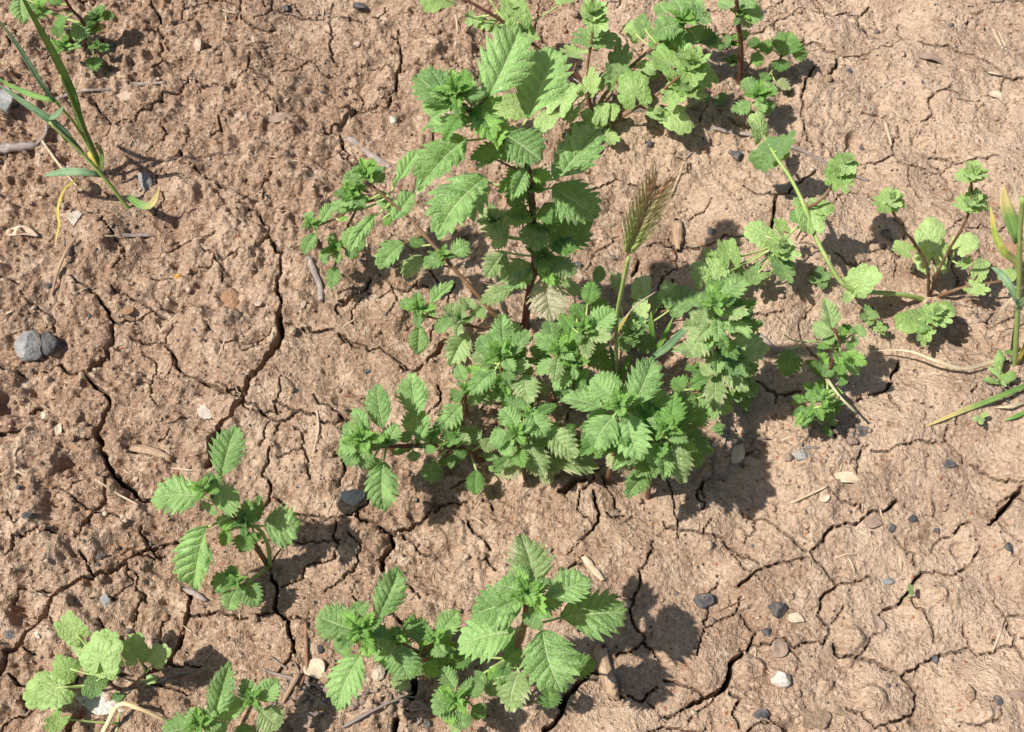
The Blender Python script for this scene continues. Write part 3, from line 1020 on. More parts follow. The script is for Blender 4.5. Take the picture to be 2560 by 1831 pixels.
def henbit_mesh(name, mat, lobes=9, notch=0.16, spread=150, cup=0.15, quilt=0.03, seed=0, wide=1.0, bend=0.3):
    rs = np.random.RandomState(seed)
    nt, nr = lobes * 8, 12
    sp = R(spread)
    UV, V = [], []
    lj = rs.uniform(0.9, 1.1, lobes + 2)
    w1, w2 = rs.uniform(0, 6.28, 2)
    for i in range(nt + 1):
        th = -sp + 2 * sp * i / nt
        u = i / nt * lobes
        f = u % 1.0
        R0 = 0.66 + 0.34 * math.cos(th) if abs(th) < 1.2 else 0.783 - 0.10 * (abs(th) - 1.2)
        R0 = 0.5 * R0 + 0.5 * (0.62 + 0.38 * max(0, math.cos(th)) ** 1.5)
        if abs(th) > 2.2:
            R0 *= 1 - 0.55 * (abs(th) - 2.2)
        cren = 1 - notch * (2 * abs(f - 0.5)) ** 2.6
        Rr = R0 * cren * lj[int(u)]
        for j in range(nr + 1):
            r = j / nr
            rr = r * Rr if r > 0.7 else r * (0.5 * Rr + 0.5 * R0 * (1 - notch * 0.5)) + 0
            if r > 0.7:
                base = 0.7 * (0.5 * Rr + 0.5 * R0 * (1 - notch * 0.5))
                rr = base + (r - 0.7) / 0.3 * (Rr - base)
            x = math.sin(th) * rr * wide
            y = math.cos(th) * rr
            vein = abs(math.sin(math.pi * (th / math.pi * 7.0 + 0.5)))
            z = quilt * vein ** 0.6 * r * (1 - r ** 5) + cup * rr * rr
            z += 0.045 * r * r * math.sin(3 * th + w1) + 0.03 * r * r * math.sin(5 * th + w2)
            z += quilt * 0.6 * math.sin(r * 12 + 4 * th) * r * (1 - r ** 4)
            V.append((x, y, z)); UV.append((th / math.pi, r))
    V = np.array(V)
    Y, Z = bent(V[:, 1], V[:, 2], bend)
    V = np.stack([V[:, 0], Y, Z], -1)
    nc = nr + 1
    fs = [(i * nc + j, (i + 1) * nc + j, (i + 1) * nc + j + 1, i * nc + j + 1) for i in range(nt) for j in range(nr)]
    return make_mesh(name, V, fs, mat, UV)


NLEAF, HLEAF = {}, {}
for key in ('n_mat', 'n_young', 'n_pale', 'n_yel', 'n_chew', 'n_dark'):
    NLEAF[key] = []
    for s in range(7):
        young = key == 'n_young'
        NLEAF[key].append(nettle_mesh('leaf_blade', M[key], teeth=[7, 8, 7, 7, 8, 6, 7][s] - (1 if young else 0),
                                      depth=[0.36, 0.38, 0.34, 0.41, 0.37, 0.4, 0.43][s] + (0.06 if young else 0),
                                      bend=[0.45, 0.7, 0.25, 0.9, 0.1, 0.55, -0.3][s],
                                      fold=[0.25, 0.15, 0.4, 0.1, 0.3, 0.5, 0.2][s] + (0.15 if young else 0),
                                      quilt=0.04 if young else 0.034, seed=s * 3 + len(key), peak=[0.40, 0.44, 0.36, 0.42, 0.46, 0.4, 0.38][s]))
for key in ('h_leaf', 'h_dark', 'h_pale'):
    HLEAF[key] = [henbit_mesh('leaf_blade', M[key], lobes=[9, 11, 8, 9, 7][s], notch=[0.15, 0.11, 0.26, 0.13, 0.34][s], spread=[150, 158, 140, 165, 120][s],
                              cup=[0.12, -0.1, 0.25, 0.05, 0.2][s], seed=s + 20, wide=[1.0, 1.08, 0.95, 1.05, 1.1][s], bend=[0.4, 0.7, 0.1, 0.9, 0.4][s]) for s in range(5)]


ICO_V, ICO_F = None, None


def ico(sub):
    import bmesh
    bm = bmesh.new()
    bmesh.ops.create_icosphere(bm, subdivisions=sub, radius=1.0)
    v = np.array([x.co[:] for x in bm.verts]); f = [tuple(q.index for q in p.verts) for p in bm.faces]
    bm.free()
    return v, f


I1, I2, I3 = ico(1), ico(2), ico(3)


def cluster_mesh(name, n, mat, seed, spike=0.5):
    """tight knot of tiny florets and bristly bracts, unit radius"""
    rs = np.random.RandomState(seed)
    V, F, UV = [], [], []
    for k in range(n):
        d = rs.normal(size=3); d /= np.linalg.norm(d); d[2] = abs(d[2]) * 0.8
        c = d * rs.uniform(0.25, 0.95)
        r = rs.uniform(0.10, 0.2)
        b = len(V)
        for q in I1[0]:
            V.append(c + q * r * np.array([1, 1, 0.8])); UV.append((0.3, 0.3))
        F += [tuple(b + i for i in f) for f in I1[1]]
    for k in range(int(n * spike)):
        d = rs.normal(size=3); d /= np.linalg.norm(d); d[2] = abs(d[2]) * 0.9 + 0.2
        a = np.cross(d, rs.normal(size=3)); a /= np.linalg.norm(a)
        b = len(V)
        L, w = rs.uniform(0.9, 1.6), rs.uniform(0.08, 0.16)
        n2 = np.cross(a, d) * 0.05
        V += [d * 0.3 - a * w * 0.5, d * 0.3 + a * w * 0.5, d * L * 0.65 + a * w + n2, d * L, d * L * 0.65 - a * w + n2]
        UV += [(0.4, 0), (0.6, 0), (0.8, 0.6), (0.5, 1), (0.2, 0.6)]
        F += [(b, b + 1, b + 2, b + 4), (b + 4, b + 2, b + 3)]
    return make_mesh(name, V, F, mat, UV)


CLUST = [cluster_mesh('flower_cluster', 26, M['floret'], s, 0.9) for s in range(4)]
HBUD = [cluster_mesh('bud_cluster', 16, M['h_pale'], s + 9, 0.7) for s in range(2)]


# ================================================================== PLANT BUILDER
class Plant:
    def __init__(self, name, label, cat, group, base, style='n'):
        """base: (tile, x, y) of the root on the soil"""
        b = P(*base)
        self.o = bpy.data.objects.new(name, None)
        self.o.empty_display_size = 0.02
        COL.objects.link(self.o)
        self.b = Vector((b.x, b.y, gz_area(b.x, b.y, 0.003) - 0.001))
        self.o.location = self.b
        tag(self.o, label, cat, group)
        self.S = []                      # points along the stems
        self.style = style

    # -- stems
    def stem(self, t, pts, r0, r1, mat='stem_mix', root=False, name='stem', knob=0.25):
        path = [P(t, *p) if len(p) == 3 else P(*p) for p in pts]
        if root:
            path[0] = Vector((path[0].x, path[0].y, gz_area(path[0].x, path[0].y, 0.002) - 0.006))
        return self.stem3(path, r0, r1, mat, name, knob)

    def stem3(self, path, r0, r1, mat='stem_mix', name='stem', knob=0.25):
        pp = smooth_path(path, 0.0035)
        pp = [p - self.b for p in pp]
        v, f, uv = tube(pp, r0 / 1000, r1 / 1000, 8, 0.08, 0.03, knob=knob)
        o = mesh_obj(name, v, f, M[mat], self.o, uv)
        self.S += pp
        return o

    def rise(self, t, x, y, z, r0=1.3, r1=0.9, lean=(0, 0), mat='stem_mix'):
        """an upright stem from the soil to a shoot seen at x, y and height z"""
        top = P(t, x, y, z - 2)
        g = Vector((top.x + lean[0] / 1000, top.y + lean[1] / 1000, 0))
        g.z = gz_area(g.x, g.y, 0.002) - 0.006
        mid = g.lerp(top, 0.5) + Vector((rnd.uniform(-3, 3), rnd.uniform(-3, 3), 4)) / 1000
        return self.stem3([g, mid, top], r0, r1, mat)

    def near(self, p):
        best, bd = None, 1e9
        for q in self.S:
            d = (q - p).length + max(0, q.z - p.z) * 0.8
            if d < bd:
                best, bd = q, d
        return best, bd

    # -- leaves
    def put(self, me, b, t, w, roll=0.0, up=None, petiole=True, thick=1.0, pr=0.55):
        y = t - b
        L = y.length
        y = y / L
        up = up or Vector((0, 0, 1))
        z = (up - y * up.dot(y))
        if z.length < 0.05:
            z = Vector((0, -1, 0.3)) - y * Vector((0, -1, 0.3)).dot(y)
        z.normalize()
        x = y.cross(z)
        m = Matrix.Rotation(roll, 3, y)
        x, z = m @ x, m @ z
        o = link('leaf', me, self.o)
        mw = Matrix(((x.x * w, y.x * L, z.x * L * thick, 0), (x.y * w, y.y * L, z.y * L * thick, 0), (x.z * w, y.z * L, z.z * L * thick, 0), (0, 0, 0, 1)))
        mw.translation = b - self.b
        o.matrix_basis = mw
        if petiole and self.S:
            q, d = self.near(b - self.b)
            if q is not None and 0.0012 < d < 0.06:
                pb = b - self.b + y * L * 0.03
                mid = q.lerp(pb, 0.5) + Vector((0, 0, -0.08 * (pb - q).length)) + Vector((0, 0, 0.0005))
                pth = smooth_path([q, mid, pb], 0.004)
                v, f, uv = tube(pth, pr * 1.25 / 1000, pr / 1000, 5)
                po = mesh_obj('petiole', v, f, M['petiole'] if rnd.random() < 0.8 else M['stem_mix'], o, uv)
                po.matrix_parent_inverse = mw.inverted()
        return o

    def leaf(self, t, bx, by, tx, ty, w, z, dz=None, mat='n_mat', roll=None, k=None, petiole=True):
        """nettle leaf from base to tip pixel, w = width in tile px, z = height of the base (mm), dz = rise of the tip (mm)"""
        b = P(t, bx, by, z)
        m = MPP(b)
        L = math.hypot(tx - bx, ty - by) * m * 1000
        if dz is None:
            dz = -0.14 * L + rnd.uniform(-0.08, 0.08) * L
        zt = max(z + dz, 2.0)
        tt = P(t, tx, ty, zt)
        me = NLEAF[mat][rnd.randrange(7) if k is None else k]
        return self.put(me, b, tt, w * m * 1.30, rnd.uniform(-0.28, 0.28) if roll is None else roll, petiole=petiole)

    def leaves(self, t, rows, mat='n_mat'):
        for r in rows:
            r = list(r)
            kw = r.pop() if isinstance(r[-1], dict) else {}
            kw.setdefault('mat', mat)
            self.leaf(t, *r, **kw)

    def shoot(self, t, x, y, z, size, n=3, mat='n_young', rot=None, flowers=True, tilt=(0, 0)):
        """growing tip: decussate pairs of young leaves closing over a bristly knot; size = overall width in tile px"""
        c = P(t, x, y, z)
        s = size * MPP(c) * 0.6
        n += 1
        rot = rnd.uniform(0, 3.1) if rot is None else rot
        for i in range(n):
            f = 1 - 0.68 * i / max(1, n - 1) if n > 1 else 1
            L = s * (0.25 + 0.75 * f)
            el = R(14 + 52 * (1 - f)) + rnd.uniform(-0.12, 0.12)
            for sd_ in (0, 1):
                a = rot + i * 1.62 + sd_ * math.pi + rnd.uniform(-0.25, 0.25)
                d = Vector((math.cos(a) * math.cos(el) + tilt[0], math.sin(a) * math.cos(el) + tilt[1], math.sin(el)))
                b = c + Vector((math.cos(a), math.sin(a), 0)) * s * 0.07 + Vector((0, 0, 0.0012 * i))
                LL = L * rnd.uniform(0.85, 1.12)
                self.put(NLEAF[('n_mat' if mat == 'n_young' else mat) if i == 0 else mat][rnd.randrange(7)], b, b + d.normalized() * LL, LL * rnd.uniform(0.6, 0.78), rnd.uniform(-0.2, 0.2), petiole=False)
        for i in range(14):                                 # the crowded innermost leaflets
            a = rnd.uniform(0, 6.28)
            el = rnd.uniform(0.45, 1.25)
            d = Vector((math.cos(a) * math.cos(el), math.sin(a) * math.cos(el), math.sin(el)))
            b = c + Vector((d.x, d.y, 0)) * s * 0.1 + Vector((0, 0, 0.001))
            LL = s * rnd.uniform(0.28, 0.52)
            self.put(NLEAF['n_young'][rnd.randrange(7)], b, b + d * LL, LL * rnd.uniform(0.32, 0.46), rnd.uniform(-0.6, 0.6), petiole=False)
        if flowers:
            o = link('flower_cluster', rnd.choice(CLUST), self.o, c - self.b + Vector((0, 0, 0.0005)))
            k = max(0.0016, s * 0.2)
            o.scale = (k, k, k * 1.1)
            o.rotation_euler = (rnd.uniform(-0.3, 0.3), rnd.uniform(-0.3, 0.3), rnd.uniform(0, 6))

    def axils(self, i0, i1, n, smin, smax, mats=('n_young', 'n_mat', 'n_dark')):
        """small leaves and flower knots sitting along a stretch of the stems (fractions of all stem points)"""
        a, b = int(i0 * len(self.S)), int(i1 * len(self.S))
        for k in range(n):
            q = self.S[rnd.randrange(a, max(a + 1, b))]
            az = rnd.uniform(0, 6.28)
            L = rnd.uniform(smin, smax) / 1000
            el = rnd.uniform(-0.1, 0.7)
            d = Vector((math.cos(az) * math.cos(el), math.sin(az) * math.cos(el), math.sin(el)))
            bb = q + self.b + Vector((d.x, d.y, 0)).normalized() * 0.0035
            if (bb + d * L).z < 0.004:
                d.z = abs(d.z) + 0.2
            self.put(NLEAF[rnd.choice(mats)][rnd.randrange(7)], bb, bb + d.normalized() * L, L * rnd.uniform(0.58, 0.75), rnd.uniform(-0.4, 0.4), pr=0.35)
            if rnd.random() < 0.4:
                o = link('flower_cluster', rnd.choice(CLUST), self.o, q + Vector((d.x, d.y, 0.3)) * 0.002)
                kk = rnd.uniform(0.0016, 0.003)
                o.scale = (kk, kk, kk)

    # -- henbit
    def hleaf(self, t, cx, cy, w, nx, ny, z, dz=None, mat='h_leaf', k=None, lift=0.0, petiole=True, asp=1.0):
        """rounded crenate leaf centred at cx, cy, held from the side of node nx, ny"""
        c = P(t, cx, cy, z)
        m = MPP(c)
        d = Vector((cx - nx, cy - ny))
        d = d.normalized() if d.length > 1 else Vector((0, 1))
        L = w * 0.86 * asp
        z0 = z
        dz = rnd.uniform(-0.15, 0.12) * L * m * 1000 if dz is None else dz
        b = P(t, cx - d.x * L * 0.42, cy - d.y * L * 0.42, z0)
        tt = P(t, cx + d.x * L * 0.58, cy + d.y * L * 0.58, max(3, z0 + dz))
        me = HLEAF[mat][rnd.randrange(4) if k is None else k]
        return self.put(me, b, tt, w * m * 0.66, rnd.uniform(-0.25, 0.25), petiole=petiole, pr=0.5)

    def hleaves(self, t, rows, mat='h_leaf'):
        for r in rows:
            r = list(r)
            kw = r.pop() if isinstance(r[-1], dict) else {}
            kw.setdefault('mat', mat)
            self.hleaf(t, *r, **kw)

    def head(self, t, x, y, z, size, mats=('h_leaf', 'h_pale'), rot=None, tiers=3, buds=True):
        """clasping whorl: opposite pairs of sessile lobed leaves, smaller towards the top"""
        c = P(t, x, y, z)
        s = size * MPP(c) * 0.5
        rot = rnd.uniform(0, 3.1) if rot is None else rot
        for i in range(tiers):
            f = 1 - 0.5 * i / max(1, tiers - 1)
            el = R(-6 + 26 * i) + rnd.uniform(-0.1, 0.1)
            for sd_ in (0, 1):
                a = rot + i * 1.5 + sd_ * math.pi + rnd.uniform(-0.2, 0.2)
                d = Vector((math.cos(a) * math.cos(el), math.sin(a) * math.cos(el), math.sin(el)))
                b = c + Vector((0, 0, 0.0022 * i))
                L = s * f * rnd.uniform(0.92, 1.1)
                self.put(HLEAF[mats[min(i, len(mats) - 1)]][rnd.choice((0, 2, 4))], b, b + d * L, L * 0.84, rnd.uniform(-0.15, 0.15), petiole=False)
        if buds:
            o = link('bud_cluster', rnd.choice(HBUD), self.o, c - self.b + Vector((0, 0, 0.0022 * tiers)))
            k = s * 0.22
            o.scale = (k, k, k)

    # -- grass
    def blade(self, pts, w, mat, fold=0.25, roll=0.0, tip=0.0, base=0.7, name='blade'):
        """pts: (tile, x, y, z); w: widest in tile px"""
        P3 = [P(*p) for p in pts]
        m = MPP(P3[len(P3) // 2])
        pp = smooth_path(P3, 0.004)
        n = len(pp)
        vs, fs, uv = [], [], []
        for i, p in enumerate(pp):
            d = (pp[min(i + 1, n - 1)] - pp[max(i - 1, 0)]).normalized()
            up = Vector((0, -0.45, 1))
            sdv = d.cross(up)
            if sdv.length < 0.1:
                sdv = Vector((1, 0, 0))
            sdv.normalize()
            nn = sdv.cross(d).normalized()
            mr = Matrix.Rotation(roll, 3, d)
            sdv, nn = mr @ sdv, mr @ nn
            t = i / (n - 1)
            ww = w * m * 0.38 * (base + (1 - base) * min(1, t * 3)) * max(tip, (1 - max(0, (t - 0.45) / 0.55) ** 1.8))
            for s in (-1, -0.5, 0, 0.5, 1):
                vs.append(p - self.b + sdv * ww * s + nn * (fold * abs(s) * ww))
                uv.append((s * 0.5 + 0.5, t))
        for i in range(n - 1):
            for k in range(4):
                fs.append((i * 5 + k, i * 5 + k + 1, (i + 1) * 5 + k + 1, (i + 1) * 5 + k))
        o = mesh_obj(name, vs, fs, M[mat], self.o, uv)
        md = o.modifiers.new('thickness', 'SOLIDIFY')
        md.thickness = 0.00022
        return o

# ================================================================== NETTLES
G_CLUMP = 'nettles crowded round the tall nettle'
G_NET = 'nettles growing apart on the bare soil'

# --- the tall nettle with its two long side branches
p = Plant('nettle', 'tall upright nettle with red stem, the tallest weed, in middle of the clump', 'nettle', G_CLUMP, ('B1', 1168, 548))
p.stem('B1', [('B1', 1165, 570, 0), ('B1', 1180, 430, 25), ('B1', 1205, 270, 48), ('B1', 1230, 180, 62), ('A1', 1218, 1390, 98), ('A1', 1205, 1200, 122),
              ('A1', 1180, 1050, 143), ('A1', 1080, 930, 155), ('A1', 930, 800, 170), ('A1', 760, 650, 184)], 2.3, 1.2, 'stem_red', root=True)
nmain = len(p.S)
p.leaves('A1', [
    (935, 615, 1135, 165, 290, 182, 8, {'k': 0, 'roll': 0.1}),
    (1190, 750, 1352, 305, 300, 166, 6, {'k': 1, 'mat': 'n_mat', 'roll': -0.15}),
    (780, 880, 488, 1192, 235, 164, -2, {'k': 2, 'roll': 0.1}),
    (1040, 850, 1272, 1018, 290, 174, -6, {'k': 4}),
    (840, 700, 965, 885, 190, 178, -4, {'mat': 'n_young'}),
    (1360, 1140, 1645, 808, 250, 132, 4, {'k': 0, 'roll': -0.2}),
    (905, 1130, 606, 1490, 330, 124, -4, {'k': 0, 'roll': 0.05}),
    (1340, 1180, 1628, 1372, 290, 122, -6, {'k': 1, 'roll': -0.05}),
    (690, 660, 480, 480, 230, 186, 2, {'k': 5}),
    (800, 800, 515, 815, 210, 172, -6, {'k': 0}),
    (660, 620, 560, 430, 150, 190, 3, {'mat': 'n_mat'}),
    (700, 700, 520, 640, 170, 184, -3),
    (800, 590, 785, 440, 110, 190, 4, {'mat': 'n_young'}),
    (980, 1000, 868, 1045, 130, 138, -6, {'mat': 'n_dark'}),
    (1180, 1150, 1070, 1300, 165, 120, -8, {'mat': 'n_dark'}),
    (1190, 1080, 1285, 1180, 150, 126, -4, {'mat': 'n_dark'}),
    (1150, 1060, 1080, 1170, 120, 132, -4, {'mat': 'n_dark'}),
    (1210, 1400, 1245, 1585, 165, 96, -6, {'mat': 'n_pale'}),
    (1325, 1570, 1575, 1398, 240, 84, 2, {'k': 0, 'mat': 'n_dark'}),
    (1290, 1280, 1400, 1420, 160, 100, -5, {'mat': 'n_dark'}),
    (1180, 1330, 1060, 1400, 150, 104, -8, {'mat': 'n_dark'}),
    (1050, 1490, 890, 1330, 180, 86, 2, {'mat': 'n_pale'}),
    (1060, 1500, 960, 1560, 150, 84, -4, {'mat': 'n_pale'}),
    (1090, 930, 1010, 1010, 120, 150, -4, {'mat': 'n_dark'}),
])
p.leaves('B1', [
    (1040, 70, 915, 240, 145, 72, -5, {'mat': 'n_pale'}),
    (1220, 160, 995, 265, 165, 64, -4, {'mat': 'n_pale', 'k': 0}),
    (1290, 220, 1345, 512, 235, 60, -14, {'mat': 'n_chew', 'k': 4, 'roll': 0.0}),
    (1330, 130, 1490, 215, 150, 72, -4, {'mat': 'n_pale'}),
    (1100, 300, 880, 395, 120, 44, -6, {'mat': 'n_pale'}),
    (1240, 90, 1330, 190, 160, 78, -4, {'mat': 'n_dark'}),
    (1340, 60, 1480, 20, 150, 84, 2, {'mat': 'n_dark'}),
    (1300, 110, 1440, 300, 140, 70, -8, {'mat': 'n_pale'}),
])
p.shoot('A1', 735, 610, 188, 300, 4, tilt=(-0.1, -0.1))
p.shoot('A1', 840, 770, 176, 190, 2)
p.shoot('A1', 970, 1410, 90, 210, 3, 'n_pale')
p.shoot('A1', 1200, 1200, 124, 170, 2, 'n_dark')
p.shoot('A1', 1290, 1480, 92, 190, 3)
p.shoot('B1', 1280, 110, 76, 200, 3, 'n_dark')
p.axils(0.35, 1.0, 26, 9, 20)
# long side branch to the left
p.stem('B1', [(1150, 545, 6), (1000, 490, 14), (870, 350, 28), (690, 150, 42), (560, 0, 50), ('A1', 430, 1370, 56), ('A1', 290, 1250, 62), ('A1', 170, 1140, 68)], 1.6, 0.8, 'stem_mix')
p.leaves('A1', [
    (340, 1185, 512, 930, 115, 66, 2), (330, 1400, 470, 1200, 115, 56, 2), (220, 1360, 55, 1585, 95, 52, -3),
    (190, 1260, -10, 1290, 95, 60, -3), (150, 1320, -80, 1310, 90, 50, -3), (240, 1200, 320, 1340, 90, 60, -5),
    (160, 1120, 85, 1050, 90, 70, 3), (190, 1110, 215, 1005, 85, 70, 4, {'mat': 'n_young'}), (220, 1150, 280, 1090, 90, 68, 2),
    (270, 1380, 330, 1410, 80, 55, -2, {'mat': 'n_young'})])
p.shoot('A1', 165, 1130, 72, 230, 3)
p.shoot('A1', 90, 1240, 62, 180, 3)
p.leaves('B1', [
    (400, 20, 245, 185, 150, 42, -4), (520, 100, 400, 245, 165, 24, -4, {'mat': 'n_pale'}), (700, 90, 822, 20, 125, 46, 1),
    (690, 115, 515, 175, 100, 42, -3), (620, 90, 560, 180, 100, 38, -3), (520, 1640 - 1600, 440, 0, 90, 46, 0, {'mat': 'n_dark'})])
p.shoot('B1', 650, 105, 46, 150, 3)
p.stem('A1', [(290, 1250, 60), (120, 1290, 50), ('A0', 2120, 1380, 46), ('A0', 1990, 1430, 44)], 0.9, 0.6, 'stem_mix')
p.leaves('A0', [
    (2020, 1410, 2102, 1280, 75, 47, 2), (1990, 1480, 1915, 1605, 95, 44, -3), (1970, 1400, 1930, 1340, 70, 46, 2),
    (2190, 1250, 2245, 1060, 100, 60, 4), (2190, 1290, 2130, 1320, 90, 55, -2), (2150, 1400, 2190, 1370, 70, 46, 0, {'mat': 'n_young'})])
p.shoot('A0', 1965, 1430, 46, 130, 3)
p.shoot('A0', 2215, 1220, 62, 180, 3)
p.stem('A1', [(120, 1290, 48), ('A0', 2170, 1480, 32), ('B0', 2140, 70, 24)], 0.8, 0.6, 'stem_mix')
p.shoot('B0', 2120, 70, 26, 190, 3)
p.leaves('B0', [(2110, 165, 2092, 315, 95, 20, -3), (2180, 60, 2260, 110, 100, 26, -2), (2080, 100, 2020, 130, 90, 24, -2), (2190, 20, 2270, -30, 90, 30, 0)])
p.leaves('A0', [(2230, 1440, 2180, 1560, 90, 42, -3), (2240, 1500, 2271, 1590, 100, 40, -3)])
# short basal shoots on the left
p.stem('B1', [(1150, 545, 4), (950, 560, 20), (700, 520, 32), (540, 480, 36)], 1.2, 0.7, 'stem_mix')
p.shoot('B1', 500, 450, 38, 210, 3)
p.leaves('B1', [(570, 410, 722, 270, 95, 38, 2), (500, 540, 486, 725, 120, 34, -4), (450, 440, 385, 380, 100, 38, 1), (560, 470, 600, 440, 80, 38, 1),
                (800, 600, 690, 795, 160, 40, -5, {'mat': 'n_pale'}), (720, 520, 600, 580, 110, 42, -4), (830, 480, 900, 420, 110, 42, 0),
                (790, 440, 830, 370, 110, 44, 2, {'mat': 'n_pale'}), (740, 470, 650, 430, 110, 42, 2, {'mat': 'n_pale'})])
p.shoot('B1', 760, 510, 44, 230, 3, 'n_pale')

# --- shoots of the dense middle
p = Plant('nettle', 'short nettle with pale speckled leaves right in front of the red stem', 'nettle', G_CLUMP, ('B1', 1040, 860))
p.rise('B1', 1015, 740, 58)
p.leaves('B1', [(1040, 690, 1018, 465, 145, 58, 3), (1075, 735, 1192, 580, 140, 58, 3), (970, 720, 870, 610, 130, 56, 1), (975, 830, 828, 965, 125, 52, -4),
                (1050, 800, 1095, 885, 100, 56, -3), (1110, 880, 988, 965, 140, 40, -4, {'mat': 'n_dark'}), (1165, 850, 1200, 1032, 165, 50, -5, {'mat': 'n_pale'}),
                (900, 760, 860, 700, 110, 48, 0, {'mat': 'n_pale'}), (1000, 660, 960, 560, 130, 54, 2), (1110, 640, 1060, 520, 120, 48, 2, {'mat': 'n_pale'}),
                (1100, 800, 1220, 840, 110, 44, -3, {'mat': 'n_pale'})], 'n_mat')
p.shoot('B1', 1010, 735, 62, 230, 4)
p.shoot('B1', 1150, 770, 46, 140, 3)
p.axils(0.3, 1, 18, 9, 18, ('n_young', 'n_mat', 'n_pale'))

p = Plant('nettle', 'short nettle with two bushy tips between the red stem and the barley', 'nettle', G_CLUMP, ('B1', 1420, 900))
p.rise('B1', 1375, 700, 66)
p.rise('B1', 1470, 790, 60)
p.rise('B1', 1535, 580, 68, lean=(-4, -10))
p.leaves('B1', [(1350, 690, 1228, 595, 130, 64, 1), (1335, 650, 1312, 512, 130, 64, 3), (1425, 690, 1458, 560, 120, 66, 3, {'mat': 'n_young'}), (1365, 770, 1240, 845, 100, 60, -4),
                (1500, 770, 1545, 625, 120, 62, 3), (1470, 840, 1345, 945, 120, 56, -4), (1510, 830, 1555, 875, 100, 60, -2, {'mat': 'n_young'}), (1590, 560, 1735, 435, 150, 70, 2),
                (1560, 410, 1592, 265, 115, 60, 3, {'mat': 'n_dark'}), (1622, 275, 1642, 160, 75, 40, 2), (1590, 690, 1700, 830, 135, 48, -4, {'mat': 'n_dark'}), (1470, 560, 1390, 470, 110, 62, 1, {'mat': 'n_dark'}),
                (1530, 500, 1470, 400, 120, 58, 2, {'mat': 'n_dark'}), (1600, 480, 1680, 380, 130, 52, 2, {'mat': 'n_dark'}), (1420, 640, 1300, 620, 110, 58, 0, {'mat': 'n_pale'}),
                (1560, 640, 1640, 620, 100, 58, -1, {'mat': 'n_dark'}), (1480, 360, 1450, 260, 100, 44, 2, {'mat': 'n_pale'})])
p.shoot('B1', 1380, 705, 70, 200, 3)
p.shoot('B1', 1475, 795, 64, 190, 3)
p.shoot('B1', 1535, 575, 72, 190, 3)
p.shoot('B1', 1260, 790, 40, 130, 3, 'n_pale')
p.axils(0.2, 1, 30, 9, 18, ('n_mat', 'n_dark', 'n_pale'))

p = Plant('nettle', 'nettle with a broad five-leaved rosette beside the barley base', 'nettle', G_CLUMP, ('B1', 1770, 1290))
p.rise('B1', 1765, 1065, 92, 1.6, 1.1)
p.leaves('B1', [(1650, 1060, 1392, 1000, 150, 92, -4, {'k': 0}), (1745, 1010, 1588, 868, 200, 92, 2, {'k': 4}), (1850, 1045, 1978, 738, 190, 94, 4, {'k': 0}),
                (1725, 1115, 1598, 1315, 205, 90, -6, {'k': 1}), (1815, 1110, 1895, 1395, 215, 90, -8, {'k': 0}), (1850, 1100, 1950, 1180, 130, 86, -6, {'mat': 'n_dark'}),
                (1700, 950, 1640, 840, 150, 76, 2, {'mat': 'n_dark'}), (1880, 1370, 1675, 1405, 185, 34, -4, {'mat': 'n_yel'}), (1880, 1250, 1800, 1440, 150, 46, -6, {'mat': 'n_pale'}),
                (1560, 880, 1500, 960, 120, 52, -3, {'mat': 'n_dark'})])
p.shoot('B1', 1760, 1060, 97, 230, 4)
p.axils(0.5, 0.95, 16, 10, 22, ('n_dark', 'n_mat'))

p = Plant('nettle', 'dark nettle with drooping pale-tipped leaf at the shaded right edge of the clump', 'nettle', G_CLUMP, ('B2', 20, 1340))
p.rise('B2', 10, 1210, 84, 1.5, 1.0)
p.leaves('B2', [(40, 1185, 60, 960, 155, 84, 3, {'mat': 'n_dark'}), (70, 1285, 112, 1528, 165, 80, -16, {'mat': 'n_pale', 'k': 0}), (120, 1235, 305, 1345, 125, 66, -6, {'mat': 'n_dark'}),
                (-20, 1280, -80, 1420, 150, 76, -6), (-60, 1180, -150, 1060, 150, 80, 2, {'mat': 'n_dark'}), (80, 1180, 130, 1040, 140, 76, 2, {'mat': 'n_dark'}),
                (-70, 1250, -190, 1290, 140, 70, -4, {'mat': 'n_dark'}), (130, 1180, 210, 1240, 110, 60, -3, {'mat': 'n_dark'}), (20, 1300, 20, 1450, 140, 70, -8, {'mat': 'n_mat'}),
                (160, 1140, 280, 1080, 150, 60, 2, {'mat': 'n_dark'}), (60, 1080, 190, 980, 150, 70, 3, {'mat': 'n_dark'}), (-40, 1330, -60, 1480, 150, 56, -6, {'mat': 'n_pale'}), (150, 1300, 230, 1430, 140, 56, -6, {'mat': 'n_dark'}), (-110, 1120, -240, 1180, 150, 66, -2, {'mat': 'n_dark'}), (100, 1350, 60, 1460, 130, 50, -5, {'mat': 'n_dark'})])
p.shoot('B2', 5, 1215, 88, 240, 4)
p.axils(0.55, 0.95, 22, 11, 24, ('n_dark', 'n_mat'))

